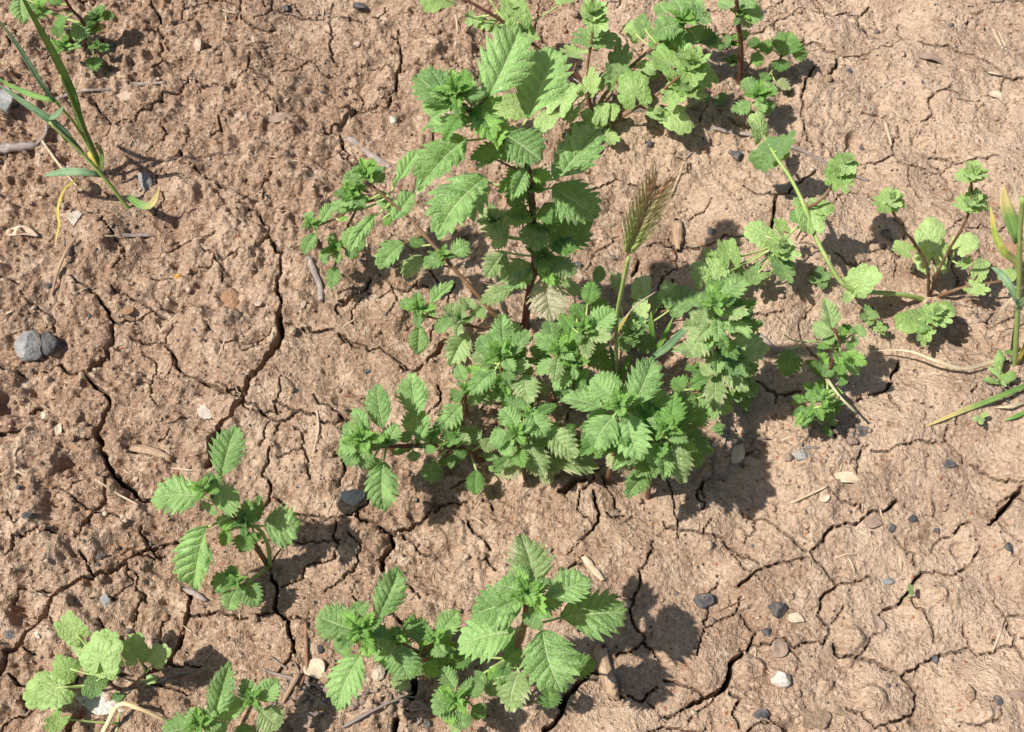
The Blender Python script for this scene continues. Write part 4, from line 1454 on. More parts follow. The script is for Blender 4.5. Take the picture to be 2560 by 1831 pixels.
p = Plant('nettle', 'low nettle with yellowing tattered leaves at the front edge of the clump', 'nettle', G_CLUMP, ('B1', 1190, 1400))
p.rise('B1', 1110, 1235, 44, lean=(6, -8))
p.rise('B1', 1190, 1080, 48, lean=(4, -12))
p.leaves('B1', [(1115, 1185, 1015, 1065, 140, 46, 2), (1060, 1250, 945, 1265, 130, 44, -3), (1100, 1265, 1005, 1345, 130, 42, -4), (1195, 1085, 1300, 1245, 165, 50, -5, {'k': 0}),
                (1320, 1200, 1495, 1365, 160, 40, -6, {'mat': 'n_pale', 'k': 0}), (1190, 1290, 1288, 1498, 150, 36, -8, {'mat': 'n_pale'}), (1140, 1400, 1025, 1500, 125, 20, -3, {'mat': 'n_yel'}),
                (1350, 1400, 1630, 1430, 190, 18, -4, {'mat': 'n_pale'}), (1170, 1070, 1035, 1000, 100, 46, 1), (1310, 1330, 1370, 1480, 130, 16, -4, {'mat': 'n_yel'}),
                (1420, 1330, 1560, 1330, 140, 30, -4, {'mat': 'n_dark'}), (1240, 920, 1320, 960, 90, 30, -2, {'mat': 'n_yel'}), (1040, 1000, 960, 960, 90, 24, 1, {'mat': 'n_pale'}),
                (1400, 1180, 1480, 1260, 130, 34, -4, {'mat': 'n_dark'}), (1520, 1290, 1620, 1240, 120, 34, 0, {'mat': 'n_dark'}), (1260, 1480, 1350, 1520, 90, 10, -1, {'mat': 'n_yel'})])
p.shoot('B1', 1115, 1235, 48, 190, 3)
p.shoot('B1', 1190, 1110, 46, 130, 3)
p.axils(0.25, 1, 24, 8, 17, ('n_mat', 'n_pale', 'n_dark'))

p = Plant('nettle', 'small nettle with one speckled leaf pointing to the wide crack beside the clump', 'nettle', G_CLUMP, ('B1', 830, 1080))
p.rise('B1', 790, 960, 34)
p.leaves('B1', [(765, 1040, 615, 1195, 140, 36, -5), (790, 895, 738, 788, 90, 38, 2), (830, 970, 870, 1040, 100, 32, -2), (760, 960, 700, 1010, 100, 34, -3, {'mat': 'n_dark'}),
                (820, 920, 870, 880, 100, 34, 1, {'mat': 'n_dark'}), (880, 1290, 790, 1180, 120, 14, 1, {'mat': 'n_pale'}), (900, 960, 960, 1040, 90, 20, -2, {'mat': 'n_pale'})])
p.shoot('B1', 795, 960, 38, 160, 3)

# --- horizontal nettle branch at the left front of the clump
p = Plant('nettle', 'nettle lying sideways on a red stem with upright leaf pair, left front of the clump', 'nettle', G_CLUMP, ('B1', 930, 1360))
p.stem('B1', [(930, 1370, 0), (800, 1330, 14), (620, 1300, 26), (420, 1300, 38), (260, 1300, 48), (160, 1270, 54)], 1.6, 1.0, 'stem_red', root=True)
p.leaves('B1', [(275, 1195, 228, 905, 165, 54, 6, {'k': 4}), (175, 1220, 85, 1055, 100, 58, 3), (140, 1280, -5, 1300, 150, 56, -2), (272, 1400, 276, 1715, 185, 46, -14, {'k': 0}),
                (185, 1320, 125, 1440, 140, 50, -5), (490, 1115, 448, 838, 190, 40, 10, {'k': 4}), (470, 1235, 492, 1055, 165, 34, 4), (275, 1300, 365, 1160, 110, 50, 3),
                (210, 1370, 230, 1480, 130, 46, -5), (90, 1330, 60, 1430, 110, 52, -4), (100, 1210, 10, 1200, 110, 56, 1), (40, 1300, 30, 1390, 90, 50, -3),
                (580, 1395, 592, 1535, 130, 16, -4), (860, 1450, 855, 1612, 110, 12, -3, {'mat': 'n_dark'}), (660, 1370, 665, 1430, 90, 16, -2, {'mat': 'n_dark'}),
                (560, 1260, 575, 1190, 90, 32, 2, {'mat': 'n_dark'}), (680, 1270, 670, 1200, 90, 28, 2, {'mat': 'n_dark'}), (740, 1330, 780, 1380, 100, 22, -2, {'mat': 'n_dark'}),
                (430, 1280, 400, 1210, 90, 38, 2), (460, 1330, 470, 1400, 90, 36, -2, {'mat': 'n_pale'}), (760, 1290, 800, 1220, 90, 24, 2, {'mat': 'n_pale'}), (950, 1250, 920, 1340, 100, 20, -3, {'mat': 'n_pale'})])
p.shoot('B1', 150, 1270, 60, 250, 4)
p.shoot('B1', 300, 1280, 52, 120, 2)
p.axils(0.2, 0.9, 12, 7, 13, ('n_dark', 'n_mat'))

# --- upright nettle on the right of the clump
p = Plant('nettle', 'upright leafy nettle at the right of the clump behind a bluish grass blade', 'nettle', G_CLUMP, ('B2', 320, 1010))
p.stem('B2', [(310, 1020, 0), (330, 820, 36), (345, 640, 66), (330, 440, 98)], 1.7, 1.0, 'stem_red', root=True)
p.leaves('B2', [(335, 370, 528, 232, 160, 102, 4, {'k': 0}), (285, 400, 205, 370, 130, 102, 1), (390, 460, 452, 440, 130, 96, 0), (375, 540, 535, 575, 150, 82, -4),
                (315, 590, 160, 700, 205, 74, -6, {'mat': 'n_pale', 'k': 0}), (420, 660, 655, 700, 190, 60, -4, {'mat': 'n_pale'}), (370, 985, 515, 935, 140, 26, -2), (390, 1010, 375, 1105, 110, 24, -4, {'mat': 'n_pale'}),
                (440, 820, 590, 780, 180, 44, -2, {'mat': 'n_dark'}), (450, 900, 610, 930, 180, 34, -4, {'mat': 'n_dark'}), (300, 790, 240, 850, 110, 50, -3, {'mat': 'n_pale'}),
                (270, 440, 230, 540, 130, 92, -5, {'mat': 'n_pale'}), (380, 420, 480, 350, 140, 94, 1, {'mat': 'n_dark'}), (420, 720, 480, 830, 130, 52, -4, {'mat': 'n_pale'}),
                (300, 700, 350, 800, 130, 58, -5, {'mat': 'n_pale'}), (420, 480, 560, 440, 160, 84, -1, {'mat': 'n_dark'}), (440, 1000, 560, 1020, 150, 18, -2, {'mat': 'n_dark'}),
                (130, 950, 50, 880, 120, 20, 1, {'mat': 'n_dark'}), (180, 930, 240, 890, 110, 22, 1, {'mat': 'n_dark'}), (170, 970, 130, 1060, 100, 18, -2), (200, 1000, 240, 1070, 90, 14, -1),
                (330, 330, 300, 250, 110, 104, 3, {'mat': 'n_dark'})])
p.shoot('B2', 320, 420, 105, 230, 4)
p.shoot('B2', 400, 940, 34, 150, 3)
p.shoot('B2', 460, 740, 56, 150, 3, 'n_pale')
p.axils(0.1, 1, 30, 9, 22, ('n_dark', 'n_mat', 'n_pale'))

# --- wilted nettle
p = Plant('nettle', 'wilted nettle with bare violet stem and small curled leaves, right of the clump', 'nettle', G_NET, ('B2', 1000, 1010))
p.stem('B2', [(1000, 1020, 0), (1030, 870, 18), (1075, 740, 36), (1110, 640, 48), (1070, 560, 56)], 1.3, 0.8, 'stem_red', root=True)
p.stem('B2', [(1110, 650, 44), (980, 640, 42), (880, 650, 34), (850, 690, 24), (900, 740, 14)], 0.7, 0.4, 'stem_dry')
p.stem('B2', [(980, 640, 42), (830, 640, 40), (760, 600, 38)], 0.5, 0.3, 'stem_green')
p.stem('B2', [(1030, 880, 20), (1110, 990, 26), (1170, 1050, 24), (1212, 1092, 20)], 1.0, 0.6, 'stem_dry', knob=0.4)
p.stem('B2', [(1025, 870, 20), (1030, 950, 16), (950, 1020, 14), (960, 1130, 10)], 0.8, 0.5, 'stem_green')
p.leaves('B2', [(1060, 560, 1005, 368, 120, 56, 6, {'mat': 'n_pale'}), (1085, 590, 935, 545, 140, 52, -4, {'mat': 'n_pale'}), (1165, 715, 1215, 860, 110, 34, -6, {'mat': 'n_mat'}), (800, 690, 765, 860, 160, 28, -6, {'mat': 'n_dark'}),
                (1080, 610, 1000, 640, 90, 50, -3), (1110, 600, 1130, 550, 80, 52, 2, {'mat': 'n_young'}), (1150, 580, 1180, 540, 80, 46, 1, {'mat': 'n_dark'}), (1180, 640, 1230, 640, 80, 42, 0), (1200, 590, 1270, 560, 90, 44, 0),
                (1170, 640, 1190, 690, 80, 42, -2, {'mat': 'n_dark'}), (1130, 760, 1110, 850, 100, 30, -4, {'mat': 'n_dark'}), (1060, 800, 1000, 860, 80, 26, -2), (1100, 860, 1160, 900, 90, 18, -1, {'mat': 'n_dark'})])
for k in range(44):
    a = rnd.uniform(0, 6.28); rr = rnd.uniform(0.1, 1)
    x, y = 960 + math.cos(a) * 125 * rr, 1045 + math.sin(a) * 130 * rr
    L = rnd.uniform(50, 95)
    p.leaf('B2', x, y, x + math.cos(a + rnd.uniform(-0.7, 0.7)) * L, y + math.sin(a + rnd.uniform(-0.7, 0.7)) * L, L * 0.62, 8 + 24 * (1 - rr) + rnd.uniform(0, 5), rnd.uniform(-4, 4), rnd.choice(['n_mat', 'n_young', 'n_young', 'n_dark']))
p.shoot('B2', 1010, 1010, 34, 130, 3)
p.shoot('B2', 930, 1090, 26, 120, 3)
p.axils(0.05, 0.3, 14, 8, 14, ('n_mat', 'n_young', 'n_dark'))

# --- big nettle in the foreground
p = Plant('nettle', 'broad bright nettle rosette with large toothed leaves beside the wood chip', 'nettle', G_NET, ('C1', 1260, 1190))
p.stem('C1', [(1250, 1200, 0), (1330, 1130, 30), (1400, 1000, 60), (1430, 800, 86)], 1.9, 1.2, 'stem_mix', root=True)
p.leaves('C1', [(1475, 695, 1388, 372, 270, 84, 4, {'k': 0, 'mat': 'n_pale'}), (1565, 770, 1835, 645, 235, 88, -2, {'k': 4}), (1645, 890, 2062, 850, 310, 70, -4, {'k': 1, 'mat': 'n_mat'}),
                (1400, 800, 1080, 880, 250, 86, -4, {'k': 0}), (1355, 985, 995, 1090, 290, 70, -6, {'k': 1}), (1530, 975, 1655, 1368, 320, 80, -10, {'k': 0}),
                (1385, 1230, 1325, 1485, 220, 36, -6, {'mat': 'n_pale', 'k': 0}), (1570, 1330, 1580, 1465, 140, 30, -5, {'mat': 'n_dark'}), (1690, 1200, 1865, 1180, 140, 34, -2, {'mat': 'n_dark'}),
                (1400, 1080, 1290, 1160, 140, 46, -4, {'mat': 'n_dark'}), (1195, 1210, 1255, 1270, 110, 30, -2, {'mat': 'n_young'}), (1080, 1130, 960, 1190, 140, 26, -3, {'mat': 'n_dark'}),
                (1400, 740, 1230, 690, 180, 90, 0), (1490, 870, 1450, 960, 140, 86, -5), (1420, 690, 1330, 580, 160, 88, 3), (1220, 1290, 1200, 1390, 110, 26, -4), (1160, 1240, 1120, 1290, 90, 26, -2)])
p.shoot('C1', 1435, 755, 95, 330, 4, rot=0.4)
p.stem('C1', [(1250, 1195, 4), (1120, 1290, 20), (1000, 1410, 34)], 1.1, 0.8, 'stem_mix')
p.stem('C1', [(1300, 1160, 14), (1450, 1210, 26), (1620, 1230, 32)], 1.0, 0.7, 'stem_mix')
p.shoot('C1', 985, 1420, 38, 240, 4)
p.leaves('C1', [(1040, 1380, 1145, 1285, 130, 38, 1), (1000, 1385, 835, 1490, 170, 38, -3), (1025, 1470, 1030, 1600, 120, 36, -4), (1090, 1450, 1165, 1520, 110, 32, -3, {'mat': 'n_dark'}), (980, 1340, 890, 1205, 120, 32, 2),
                (970, 1470, 900, 1540, 120, 36, -3, {'mat': 'n_young'}), (1000, 1560, 960, 1620, 90, 20, -2, {'mat': 'n_pale'})])
p.axils(0.15, 0.6, 8, 9, 16, ('n_dark', 'n_mat'))

# --- its left neighbour
p = Plant('nettle', 'bushy nettle with outstretched leaves, left neighbour of the broad nettle rosette', 'nettle', G_NET, ('C1', 800, 1190))
p.stem('C1', [(900, 1220, 0), (760, 1130, 24), (600, 1040, 48), (390, 985, 66)], 1.6, 1.1, 'stem_mix', root=True)
p.stem('C1', [(760, 1130, 22), (810, 1080, 34), (850, 1035, 42)], 0.9, 0.7, 'stem_mix')
p.leaves('C1', [(495, 885, 622, 570, 180, 66, 4, {'k': 0}), (330, 965, 105, 880, 225, 66, -2, {'k': 4}), (380, 1130, 228, 1475, 215, 58, -10, {'k': 0}), (420, 1015, 568, 1035, 155, 64, -3),
                (400, 890, 335, 800, 150, 68, 2), (625, 1060, 695, 1285, 190, 52, -8, {'k': 1}), (590, 1040, 620, 950, 130, 54, 3, {'mat': 'n_dark'}), (880, 990, 1002, 845, 140, 44, 3), (820, 1005, 665, 945, 140, 46, 1, {'mat': 'n_mat'}),
                (870, 1055, 905, 1145, 120, 42, -3), (770, 1195, 870, 1250, 120, 28, -3, {'mat': 'n_young'}), (655, 1255, 615, 1360, 120, 12, -2, {'mat': 'n_pale'}), (310, 1040, 230, 1110, 140, 56, -4), (560, 1090, 470, 1160, 130, 44, -4),
                (760, 1010, 790, 950, 100, 46, 2, {'mat': 'n_young'}), (480, 1000, 540, 950, 100, 62, 1, {'mat': 'n_young'}), (560, 1150, 520, 1200, 100, 40, -3)])
p.shoot('C1', 385, 980, 71, 290, 4)
p.shoot('C1', 850, 1035, 46, 170, 3)
p.shoot('C1', 600, 1030, 56, 150, 3)
p.axils(0.15, 0.9, 12, 9, 17, ('n_dark', 'n_mat', 'n_young'))

# --- nettle above the two long cracks
p = Plant('nettle', 'nettle with one long hanging leaf rooted where two soil cracks meet', 'nettle', G_NET, ('C0', 1700, 560))
p.stem('C0', [(1700, 575, 0), (1600, 420, 26), (1480, 270, 52), (1330, 140, 74)], 1.5, 1.0, 'stem_mix', root=True)
p.stem('C0', [(1705, 560, 2), (1690, 440, 20), (1640, 340, 34), (1560, 300, 44)], 1.3, 0.8, 'stem_green')
p.stem('C0', [(1690, 570, 2), (1620, 630, 14), (1520, 690, 22)], 1.1, 0.7, 'stem_green')
p.stem('C0', [(1710, 560, 2), (1740, 500, 10), (1790, 440, 16)], 0.8, 0.4, 'stem_red')
p.leaves('B0', [(1395, 1500, 1488, 1172, 205, 76, 5, {'k': 4})])
p.leaves('C0', [(1265, 130, 952, 140, 225, 76, -3, {'k': 0}), (1345, 165, 1510, 115, 210, 74, -2, {'k': 1}), (1305, 310, 1218, 722, 240, 56, -36, {'k': 2, 'roll': 0.15}),
                (1670, 315, 1900, 300, 235, 46, -4, {'k': 0}), (1550, 335, 1560, 145, 145, 46, 5, {'mat': 'n_dark'}), (1560, 360, 1530, 480, 130, 40, -5, {'mat': 'n_dark'}), (1450, 340, 1400, 440, 100, 46, -4, {'mat': 'n_young'}),
                (1600, 300, 1640, 120, 90, 44, 6), (1500, 300, 1370, 270, 110, 50, 0, {'mat': 'n_young'}), (1600, 350, 1610, 420, 100, 40, -3, {'mat': 'n_dark'}), (1340, 180, 1310, 230, 120, 70, -4),
                (1490, 685, 1335, 665, 130, 26, -2), (1490, 715, 1440, 850, 120, 25, -4), (1540, 675, 1635, 820, 140, 24, -4), (1480, 660, 1455, 560, 90, 27, 3, {'mat': 'n_young'}), (1400, 690, 1360, 730, 80, 22, -2), (1340, 90, 1330, -20, 110, 80, 3)])
p.shoot('C0', 1290, 95, 82, 200, 4)
p.shoot('C0', 1545, 300, 48, 170, 3, 'n_dark')
p.shoot('C0', 1490, 680, 28, 160, 3)

# --- nettle at the bottom edge
p = Plant('nettle', 'low nettle with two leafy tips near the bent straw', 'nettle', G_NET, ('C0', 1450, 1640))
p.stem('C0', [(1450, 1680, 0), (1380, 1640, 24), (1290, 1575, 44)], 1.3, 0.9, 'stem_mix', root=True)
p.stem('C0', [(1450, 1670, 2), (1540, 1540, 24), (1600, 1420, 42)], 1.2, 0.8, 'stem_mix', root=True)
p.leaves('C0', [(1355, 1500, 1448, 1172, 150, 48, 8, {'k': 2}), (1240, 1580, 1025, 1625, 160, 46, -3), (1590, 1425, 1535, 1278, 110, 44, 4), (1645, 1410, 1755, 1280, 140, 44, 2), (1560, 1435, 1380, 1525, 145, 42, -3),
                (1640, 1475, 1770, 1580, 200, 38, -4, {'mat': 'n_pale'}), (1540, 1640, 1545, 1560, 120, 24, 2, {'mat': 'n_dark'}), (1270, 1550, 1190, 1470, 120, 48, 3), (1340, 1590, 1420, 1640, 150, 44, -3), (1310, 1540, 1350, 1470, 120, 48, 3), (1280, 1620, 1230, 1700, 140, 42, -4)])
p.shoot('C0', 1265, 1570, 50, 220, 4)
p.shoot('C0', 1600, 1415, 46, 170, 3)

# --- far nettles
p = Plant('nettle', 'shaded straggly nettle on dark stem behind the grass tuft', 'nettle', G_NET, ('A0', 530, 330))
p.stem('A0', [(540, 330, 0), (525, 150, 26), (450, 60, 40), (380, -60, 56)], 1.5, 0.9, 'stem_red', root=True)
p.leaves('A0', [(490, 275, 512, 135, 110, 20, 4), (600, 160, 560, 80, 100, 24, 2), (650, 120, 720, 90, 100, 24, 0, {'mat': 'n_dark'}), (590, 150, 610, 210, 100, 22, -3, {'mat': 'n_dark'}), (620, 320, 690, 290, 90, 16, 0, {'mat': 'n_dark'}),
                (600, 360, 600, 450, 100, 12, -2, {'mat': 'n_dark'}), (420, 110, 340, 160, 110, 36, -3, {'mat': 'n_dark'}), (380, 160, 370, 240, 90, 26, -3, {'mat': 'n_dark'}), (130, -20, 150, 150, 120, 36, -6), (270, 60, 240, 120, 90, 30, -3),
                (260, 50, 250, -20, 90, 30, 2, {'mat': 'n_young'}), (390, 30, 320, -10, 90, 44, 1, {'mat': 'n_dark'}), (640, 90, 610, 40, 90, 26, 2)])
p.stem('A0', [(450, 60, 38), (330, 60, 34), (240, 40, 32), (140, -10, 36)], 0.9, 0.6, 'stem_red')
p.stem('A0', [(530, 290, 4), (460, 300, 14), (400, 320, 20)], 0.9, 0.6, 'stem_mix')
p.stem('A0', [(530, 240, 8), (590, 200, 18), (620, 140, 24)], 0.9, 0.6, 'stem_mix')
p.shoot('A0', 410, 310, 24, 190, 3)
p.shoot('A0', 260, 70, 34, 130, 3)
p.shoot('A0', 620, 130, 27, 150, 3, 'n_dark')
p.shoot('A0', 620, 300, 18, 100, 2, 'n_dark')

p = Plant('nettle', 'nettle on a dark red upright stem with low rosette, far right of the deadnettles', 'nettle', G_NET, ('A2', 480, 520))
p.stem('A2', [(485, 530, 0), (485, 300, 34), (470, 150, 56), (455, -20, 80)], 1.7, 1.2, 'stem_red', root=True)
p.stem('A2', [(485, 480, 6), (600, 330, 18), (640, 290, 22)], 0.8, 0.5, 'stem_mix')
p.stem('A2', [(640, 510, 0), (690, 440, 12), (740, 360, 24)], 0.9, 0.6, 'stem_red', root=True)
p.stem('A2', [(600, 700, 0), (595, 630, 20)], 1.0, 0.7, 'stem_red', root=True)
p.leaves('A2', [(475, 100, 632, 80, 125, 64, -2), (440, 40, 340, 10, 120, 72, -2), (480, 120, 560, 165, 100, 58, -3, {'mat': 'n_yel'}), (430, 250, 380, 260, 90, 40, -2), (570, 310, 575, 235, 90, 24, 3, {'mat': 'n_dark'}), (580, 330, 590, 420, 95, 22, -3, {'mat': 'n_young'}),
                (740, 350, 790, 205, 165, 26, 4, {'mat': 'n_dark'}), (805, 330, 905, 350, 105, 24, -1, {'mat': 'n_dark'}), (740, 375, 735, 455, 115, 22, -3, {'mat': 'n_dark'}), (690, 310, 600, 290, 100, 26, 0, {'mat': 'n_dark'}),
                (550, 655, 422, 705, 110, 24, -2), (565, 595, 510, 490, 110, 24, 2), (610, 595, 698, 535, 115, 24, 1), (620, 645, 670, 720, 120, 23, -3), (700, 520, 795, 570, 90, 10, -1, {'mat': 'n_yel'}), (520, 250, 470, 200, 90, 40, 1, {'mat': 'n_dark'}),
                (490, 60, 560, -10, 110, 70, 2), (630, 510, 640, 460, 80, 14, 1, {'mat': 'n_dark'})])
p.shoot('A2', 595, 620, 27, 200, 4)
p.shoot('A2', 480, 110, 62, 170, 3)
p.shoot('A2', 420, 290, 30, 150, 3)
p.shoot('A2', 430, 400, 14, 130, 3, 'n_dark')

p = Plant('nettle', 'bright nettle tip poking up through the lobed deadnettle leaves', 'nettle', G_NET, ('A2', 60, 380))
p.stem('A2', [(60, 400, 0), (90, 300, 24), (120, 160, 48)], 1.4, 1.0, 'stem_mix', root=True)
p.leaves('A2', [(90, 150, -60, 220, 170, 50, -3), (150, 130, 290, 110, 170, 50, -2), (110, 110, 60, 0, 170, 50, 2), (150, 180, 210, 270, 170, 46, -5), (100, 190, 110, 310, 150, 44, -5, {'mat': 'n_dark'}), (160, 90, 220, -20, 150, 50, 2),
                (240, 270, 390, 300, 150, 30, -3), (200, 250, 330, 230, 140, 34, -2, {'mat': 'n_dark'}), (30, 220, -90, 300, 150, 34, -3, {'mat': 'n_dark'}), (20, 90, -40, 20, 130, 48, 1)])
p.shoot('A2', 115, 150, 54, 210, 4)

# ================================================================== DEADNETTLES (round scalloped leaves)
G_DEAD = 'deadnettles with scalloped leaves'
p = Plant('deadnettle', 'large sprawling deadnettle with many scalloped leaves behind the tall nettle', 'deadnettle', G_DEAD, ('A1', 1610, 790))
p.stem('A1', [(1620, 800, 0), (1530, 520, 14), (1400, 430, 22), (1230, 290, 32), (1070, 165, 42), (920, 70, 52), (780, -10, 60)], 1.3, 0.9, 'stem_red', root=True)
p.stem('A1', [(1630, 800, 0), (1760, 750, 10), (1890, 670, 20), (1980, 610, 28), ('A2', 40, 530, 36), ('A2', 150, 440, 48)], 1.3, 0.8, 'stem_mix', root=True)
p.stem('A1', [(1620, 790, 0), (1640, 650, 10), (1760, 500, 18), (1870, 390, 26), (2000, 280, 32), (2080, 225, 36)], 1.2, 0.8, 'stem_mix', root=True)
p.stem('A1', [(1610, 780, 0), (1560, 470, 26), (1590, 250, 48), (1590, 90, 64), (1590, -20, 76)], 1.1, 0.8, 'stem_mix', root=True)
p.stem('A1', [(1070, 165, 42), (1000, 80, 44), (940, -10, 50)], 0.8, 0.6, 'stem_green')
p.stem('A1', [(1200, 240, 34), (1140, 120, 42), (1100, 50, 50)], 0.7, 0.5, 'stem_green')
p.stem('A1', [(1890, 670, 20), (1960, 700, 22), (2000, 720, 22)], 0.8, 0.5, 'stem_red')
p.hleaves('A1', [(600, 30, 180, 700, -40, 50), (835, 140, 110, 880, 60, 36, {'k': 4}), (915, 165, 110, 960, 80, 34, {'k': 4}), (975, 195, 90, 1000, 120, 32, {'k': 4}), (1095, 40, 190, 1130, 130, 50), (1200, 235, 120, 1130, 160, 38),
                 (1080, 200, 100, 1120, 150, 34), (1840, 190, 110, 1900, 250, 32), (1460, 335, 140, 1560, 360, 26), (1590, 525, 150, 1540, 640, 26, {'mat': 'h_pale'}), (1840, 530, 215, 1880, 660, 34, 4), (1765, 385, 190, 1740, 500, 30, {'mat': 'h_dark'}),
                 (1050, 690, 210, 1200, 640, 26, {'mat': 'h_pale'}), (1430, 600, 190, 1360, 700, 34), (1310, 770, 170, 1360, 660, 28), (1450, 740, 130, 1500, 640, 22, {'mat': 'h_dark'}), (1560, 740, 110, 1620, 790, 14), (1650, 700, 110, 1640, 780, 18),
                 (1500, 815, 110, 1600, 790, 12), (1720, 690, 100, 1680, 760, 16), (1700, 880, 120, 1640, 810, 8, {'mat': 'h_pale'}), (1590, 800, 90, 1620, 790, 12), (1130, 420, 150, 1230, 330, 40, {'mat': 'h_pale'}), (1160, 500, 140, 1260, 420, 30),
                 (1240, 380, 120, 1290, 350, 34, {'mat': 'h_dark'}), (1940, 440, 130, 1880, 390, 24), (1970, 470, 100, 1900, 420, 18, {'mat': 'h_dark'}), (2060, 330, 180, 2080, 240, 30), (1700, 480, 120, 1660, 600, 18, {'mat': 'h_dark'}),
                 (1900, 150, 110, 1960, 240, 34, {'mat': 'h_dark'}), (2140, 770, 235, 2060, 690, 22, -2, {'mat': 'h_leaf', 'k': 1}), (1400, 10, 100, 1480, -30, 40, {'mat': 'h_pale'})])
p.head('A1', 1600, 110, 64, 290, ('h_leaf', 'h_leaf'))
p.head('A1', 1610, 250, 44, 310, ('h_dark', 'h_leaf'), buds=False, tiers=2)
p.head('A1', 1090, 60, 50, 150, tiers=2, buds=False)
p.head('A1', 2000, 725, 24, 170, ('h_leaf', 'h_pale'), tiers=2)
p.head('A2', 170, 420, 54, 350, ('h_leaf', 'h_leaf', 'h_pale'))
p.head('A2', 150, 560, 32, 280, ('h_leaf', 'h_dark'), buds=False, tiers=2)
p.head('A1', 2080, 225, 36, 220, ('h_leaf', 'h_leaf'), tiers=2)
p.head('A1', 1180, 200, 36, 150, ('h_leaf', 'h_pale'), tiers=2, buds=False)
p.hleaves('A2', [(-10, 380, 200, 80, 440, 40), (60, 620, 210, 130, 500, 30), (240, 500, 190, 180, 430, 40), (250, 610, 60, 330, 650, 8, {'mat': 'h_dark'}), (300, 660, 70, 340, 640, 6), (370, 610, 70, 340, 650, 8, {'mat': 'h_dark'})])

p = Plant('deadnettle', 'deadnettle with long arching green runner and yellowish heads on bare soil', 'deadnettle', G_DEAD, ('B2', 1690, 345))
p.stem('B2', [(1690, 350, 0), (1500, 345, 8), (1290, 330, 14), (1190, 315, 20), (1110, 260, 26), (1020, 110, 36), ('A2', 950, 1480, 42), ('A2', 880, 1290, 50), ('A2', 800, 1130, 52), ('A2', 705, 990, 48), ('A2', 630, 860, 44)], 1.7, 0.9, 'stem_green', root=True)
p.stem('B2', [(1690, 345, 0), (1660, 180, 34), (1580, 20, 54), ('A2', 1500, 1440, 72), ('A2', 1425, 1300, 88)], 1.0, 0.7, 'stem_mix', root=True)
p.stem('B2', [(1695, 345, 0), (1720, 220, 26), (1800, 60, 50), ('A2', 1880, 1440, 72), ('A2', 1935, 1300, 86), ('A2', 1940, 1130, 104)], 1.0, 0.7, 'stem_mix', root=True)
p.stem('B2', [(1700, 345, 0), (1800, 330, 8), (1930, 290, 14), (2130, 262, 20)], 1.2, 0.7, 'stem_mix', root=True)
p.stem('B2', [(1690, 350, 0), (1665, 420, 8), (1700, 480, 18)], 0.9, 0.6, 'stem_mix', root=True)
p.stem('A2', [(880, 1310, 48), (960, 1285, 54), (1030, 1215, 60), (1090, 1130, 66)], 1.0, 0.7, 'stem_mix')
p.stem('A2', [(930, 1430, 44), (830, 1440, 36), (760, 1520, 32)], 1.0, 0.7, 'stem_green')
p.stem('B2', [(1780, 210, 14), (1840, 60, 26), (1870, 20, 30)], 0.6, 0.4, 'stem_green')
p.hleaves('A2', [(580, 790, 170, 640, 880, 46, 6, {'k': 3}), (640, 1000, 200, 700, 940, 46, -14, {'mat': 'h_dark', 'k': 3}), (770, 920, 190, 690, 970, 48, 8, {'mat': 'h_dark', 'k': 2}), (910, 1390, 220, 900, 1300, 48, -4, {'k': 0}), (1030, 1310, 120, 950, 1300, 50),
                 (580, 1465, 190, 700, 1520, 30), (735, 1430, 110, 780, 1500, 34), (840, 1370, 110, 890, 1310, 46, {'mat': 'h_dark'}), (1690, 1445, 185, 1650, 1560, 38, {'mat': 'h_pale'}), (1690, 1560, 210, 1690, 1680, 30, {'mat': 'h_pale'}), (1490, 1570, 125, 1600, 1600, 26, {'mat': 'h_pale'}),
                 (1920, 1520, 150, 1830, 1580, 34, {'mat': 'h_pale'})])
p.head('A2', 1110, 1100, 68, 310, ('h_leaf', 'h_leaf'), rot=1.2, tiers=2)
p.head('A2', 1150, 1030, 74, 190, ('h_leaf', 'h_pale'), tiers=2)
p.head('A2', 1425, 1280, 92, 230, ('h_leaf', 'h_pale'), rot=0.2)
p.head('A2', 1940, 1290, 88, 250, ('h_leaf', 'h_leaf'), rot=0.1)
p.head('A2', 1940, 1115, 106, 240, ('h_leaf', 'h_pale'), rot=0.2)
p.head('B2', 740, 60, 36, 230, ('h_leaf', 'h_pale'))
p.head('B2', 740, 160, 26, 280, ('h_dark', 'h_dark'), tiers=1, buds=False)
p.hleaves('B2', [(400, 65, 155, 440, 200, 34), (330, 180, 150, 380, 260, 30), (215, 200, 140, 260, 280, 28), (290, 110, 120, 360, 220, 30), (550, 245, 160, 620, 190, 24, {'mat': 'h_dark'}), (140, 370, 190, 20, 440, 26, {'mat': 'h_dark'}), (1275, 235, 200, 1190, 320, 24, 8, {'k': 3}), (1150, 370, 90, 1190, 320, 20),
                 (1905, 150, 85, 1830, 200, 22, {'mat': 'h_pale'}), (2000, 170, 115, 1970, 260, 22, {'mat': 'h_pale'}), (1985, 320, 130, 1920, 290, 16, {'mat': 'h_pale'}), (2190, 220, 100, 2130, 262, 22, {'mat': 'h_pale'}), (1545, 530, 190, 1660, 480, 16), (1625, 605, 150, 1680, 490, 14), (1770, 430, 140, 1700, 480, 22), (470, 215, 110, 520, 290, 16, {'mat': 'h_dark'})])
p.head('B2', 1710, 480, 24, 220, ('h_leaf', 'h_leaf'))
p.stem('B2', [(450, 300, 0), (440, 210, 14), (410, 110, 30)], 0.6, 0.4, 'stem_green', root=True)
p.stem('B2', [(580, 310, 0), (660, 240, 14), (690, 170, 24)], 0.6, 0.5, 'stem_green', root=True)

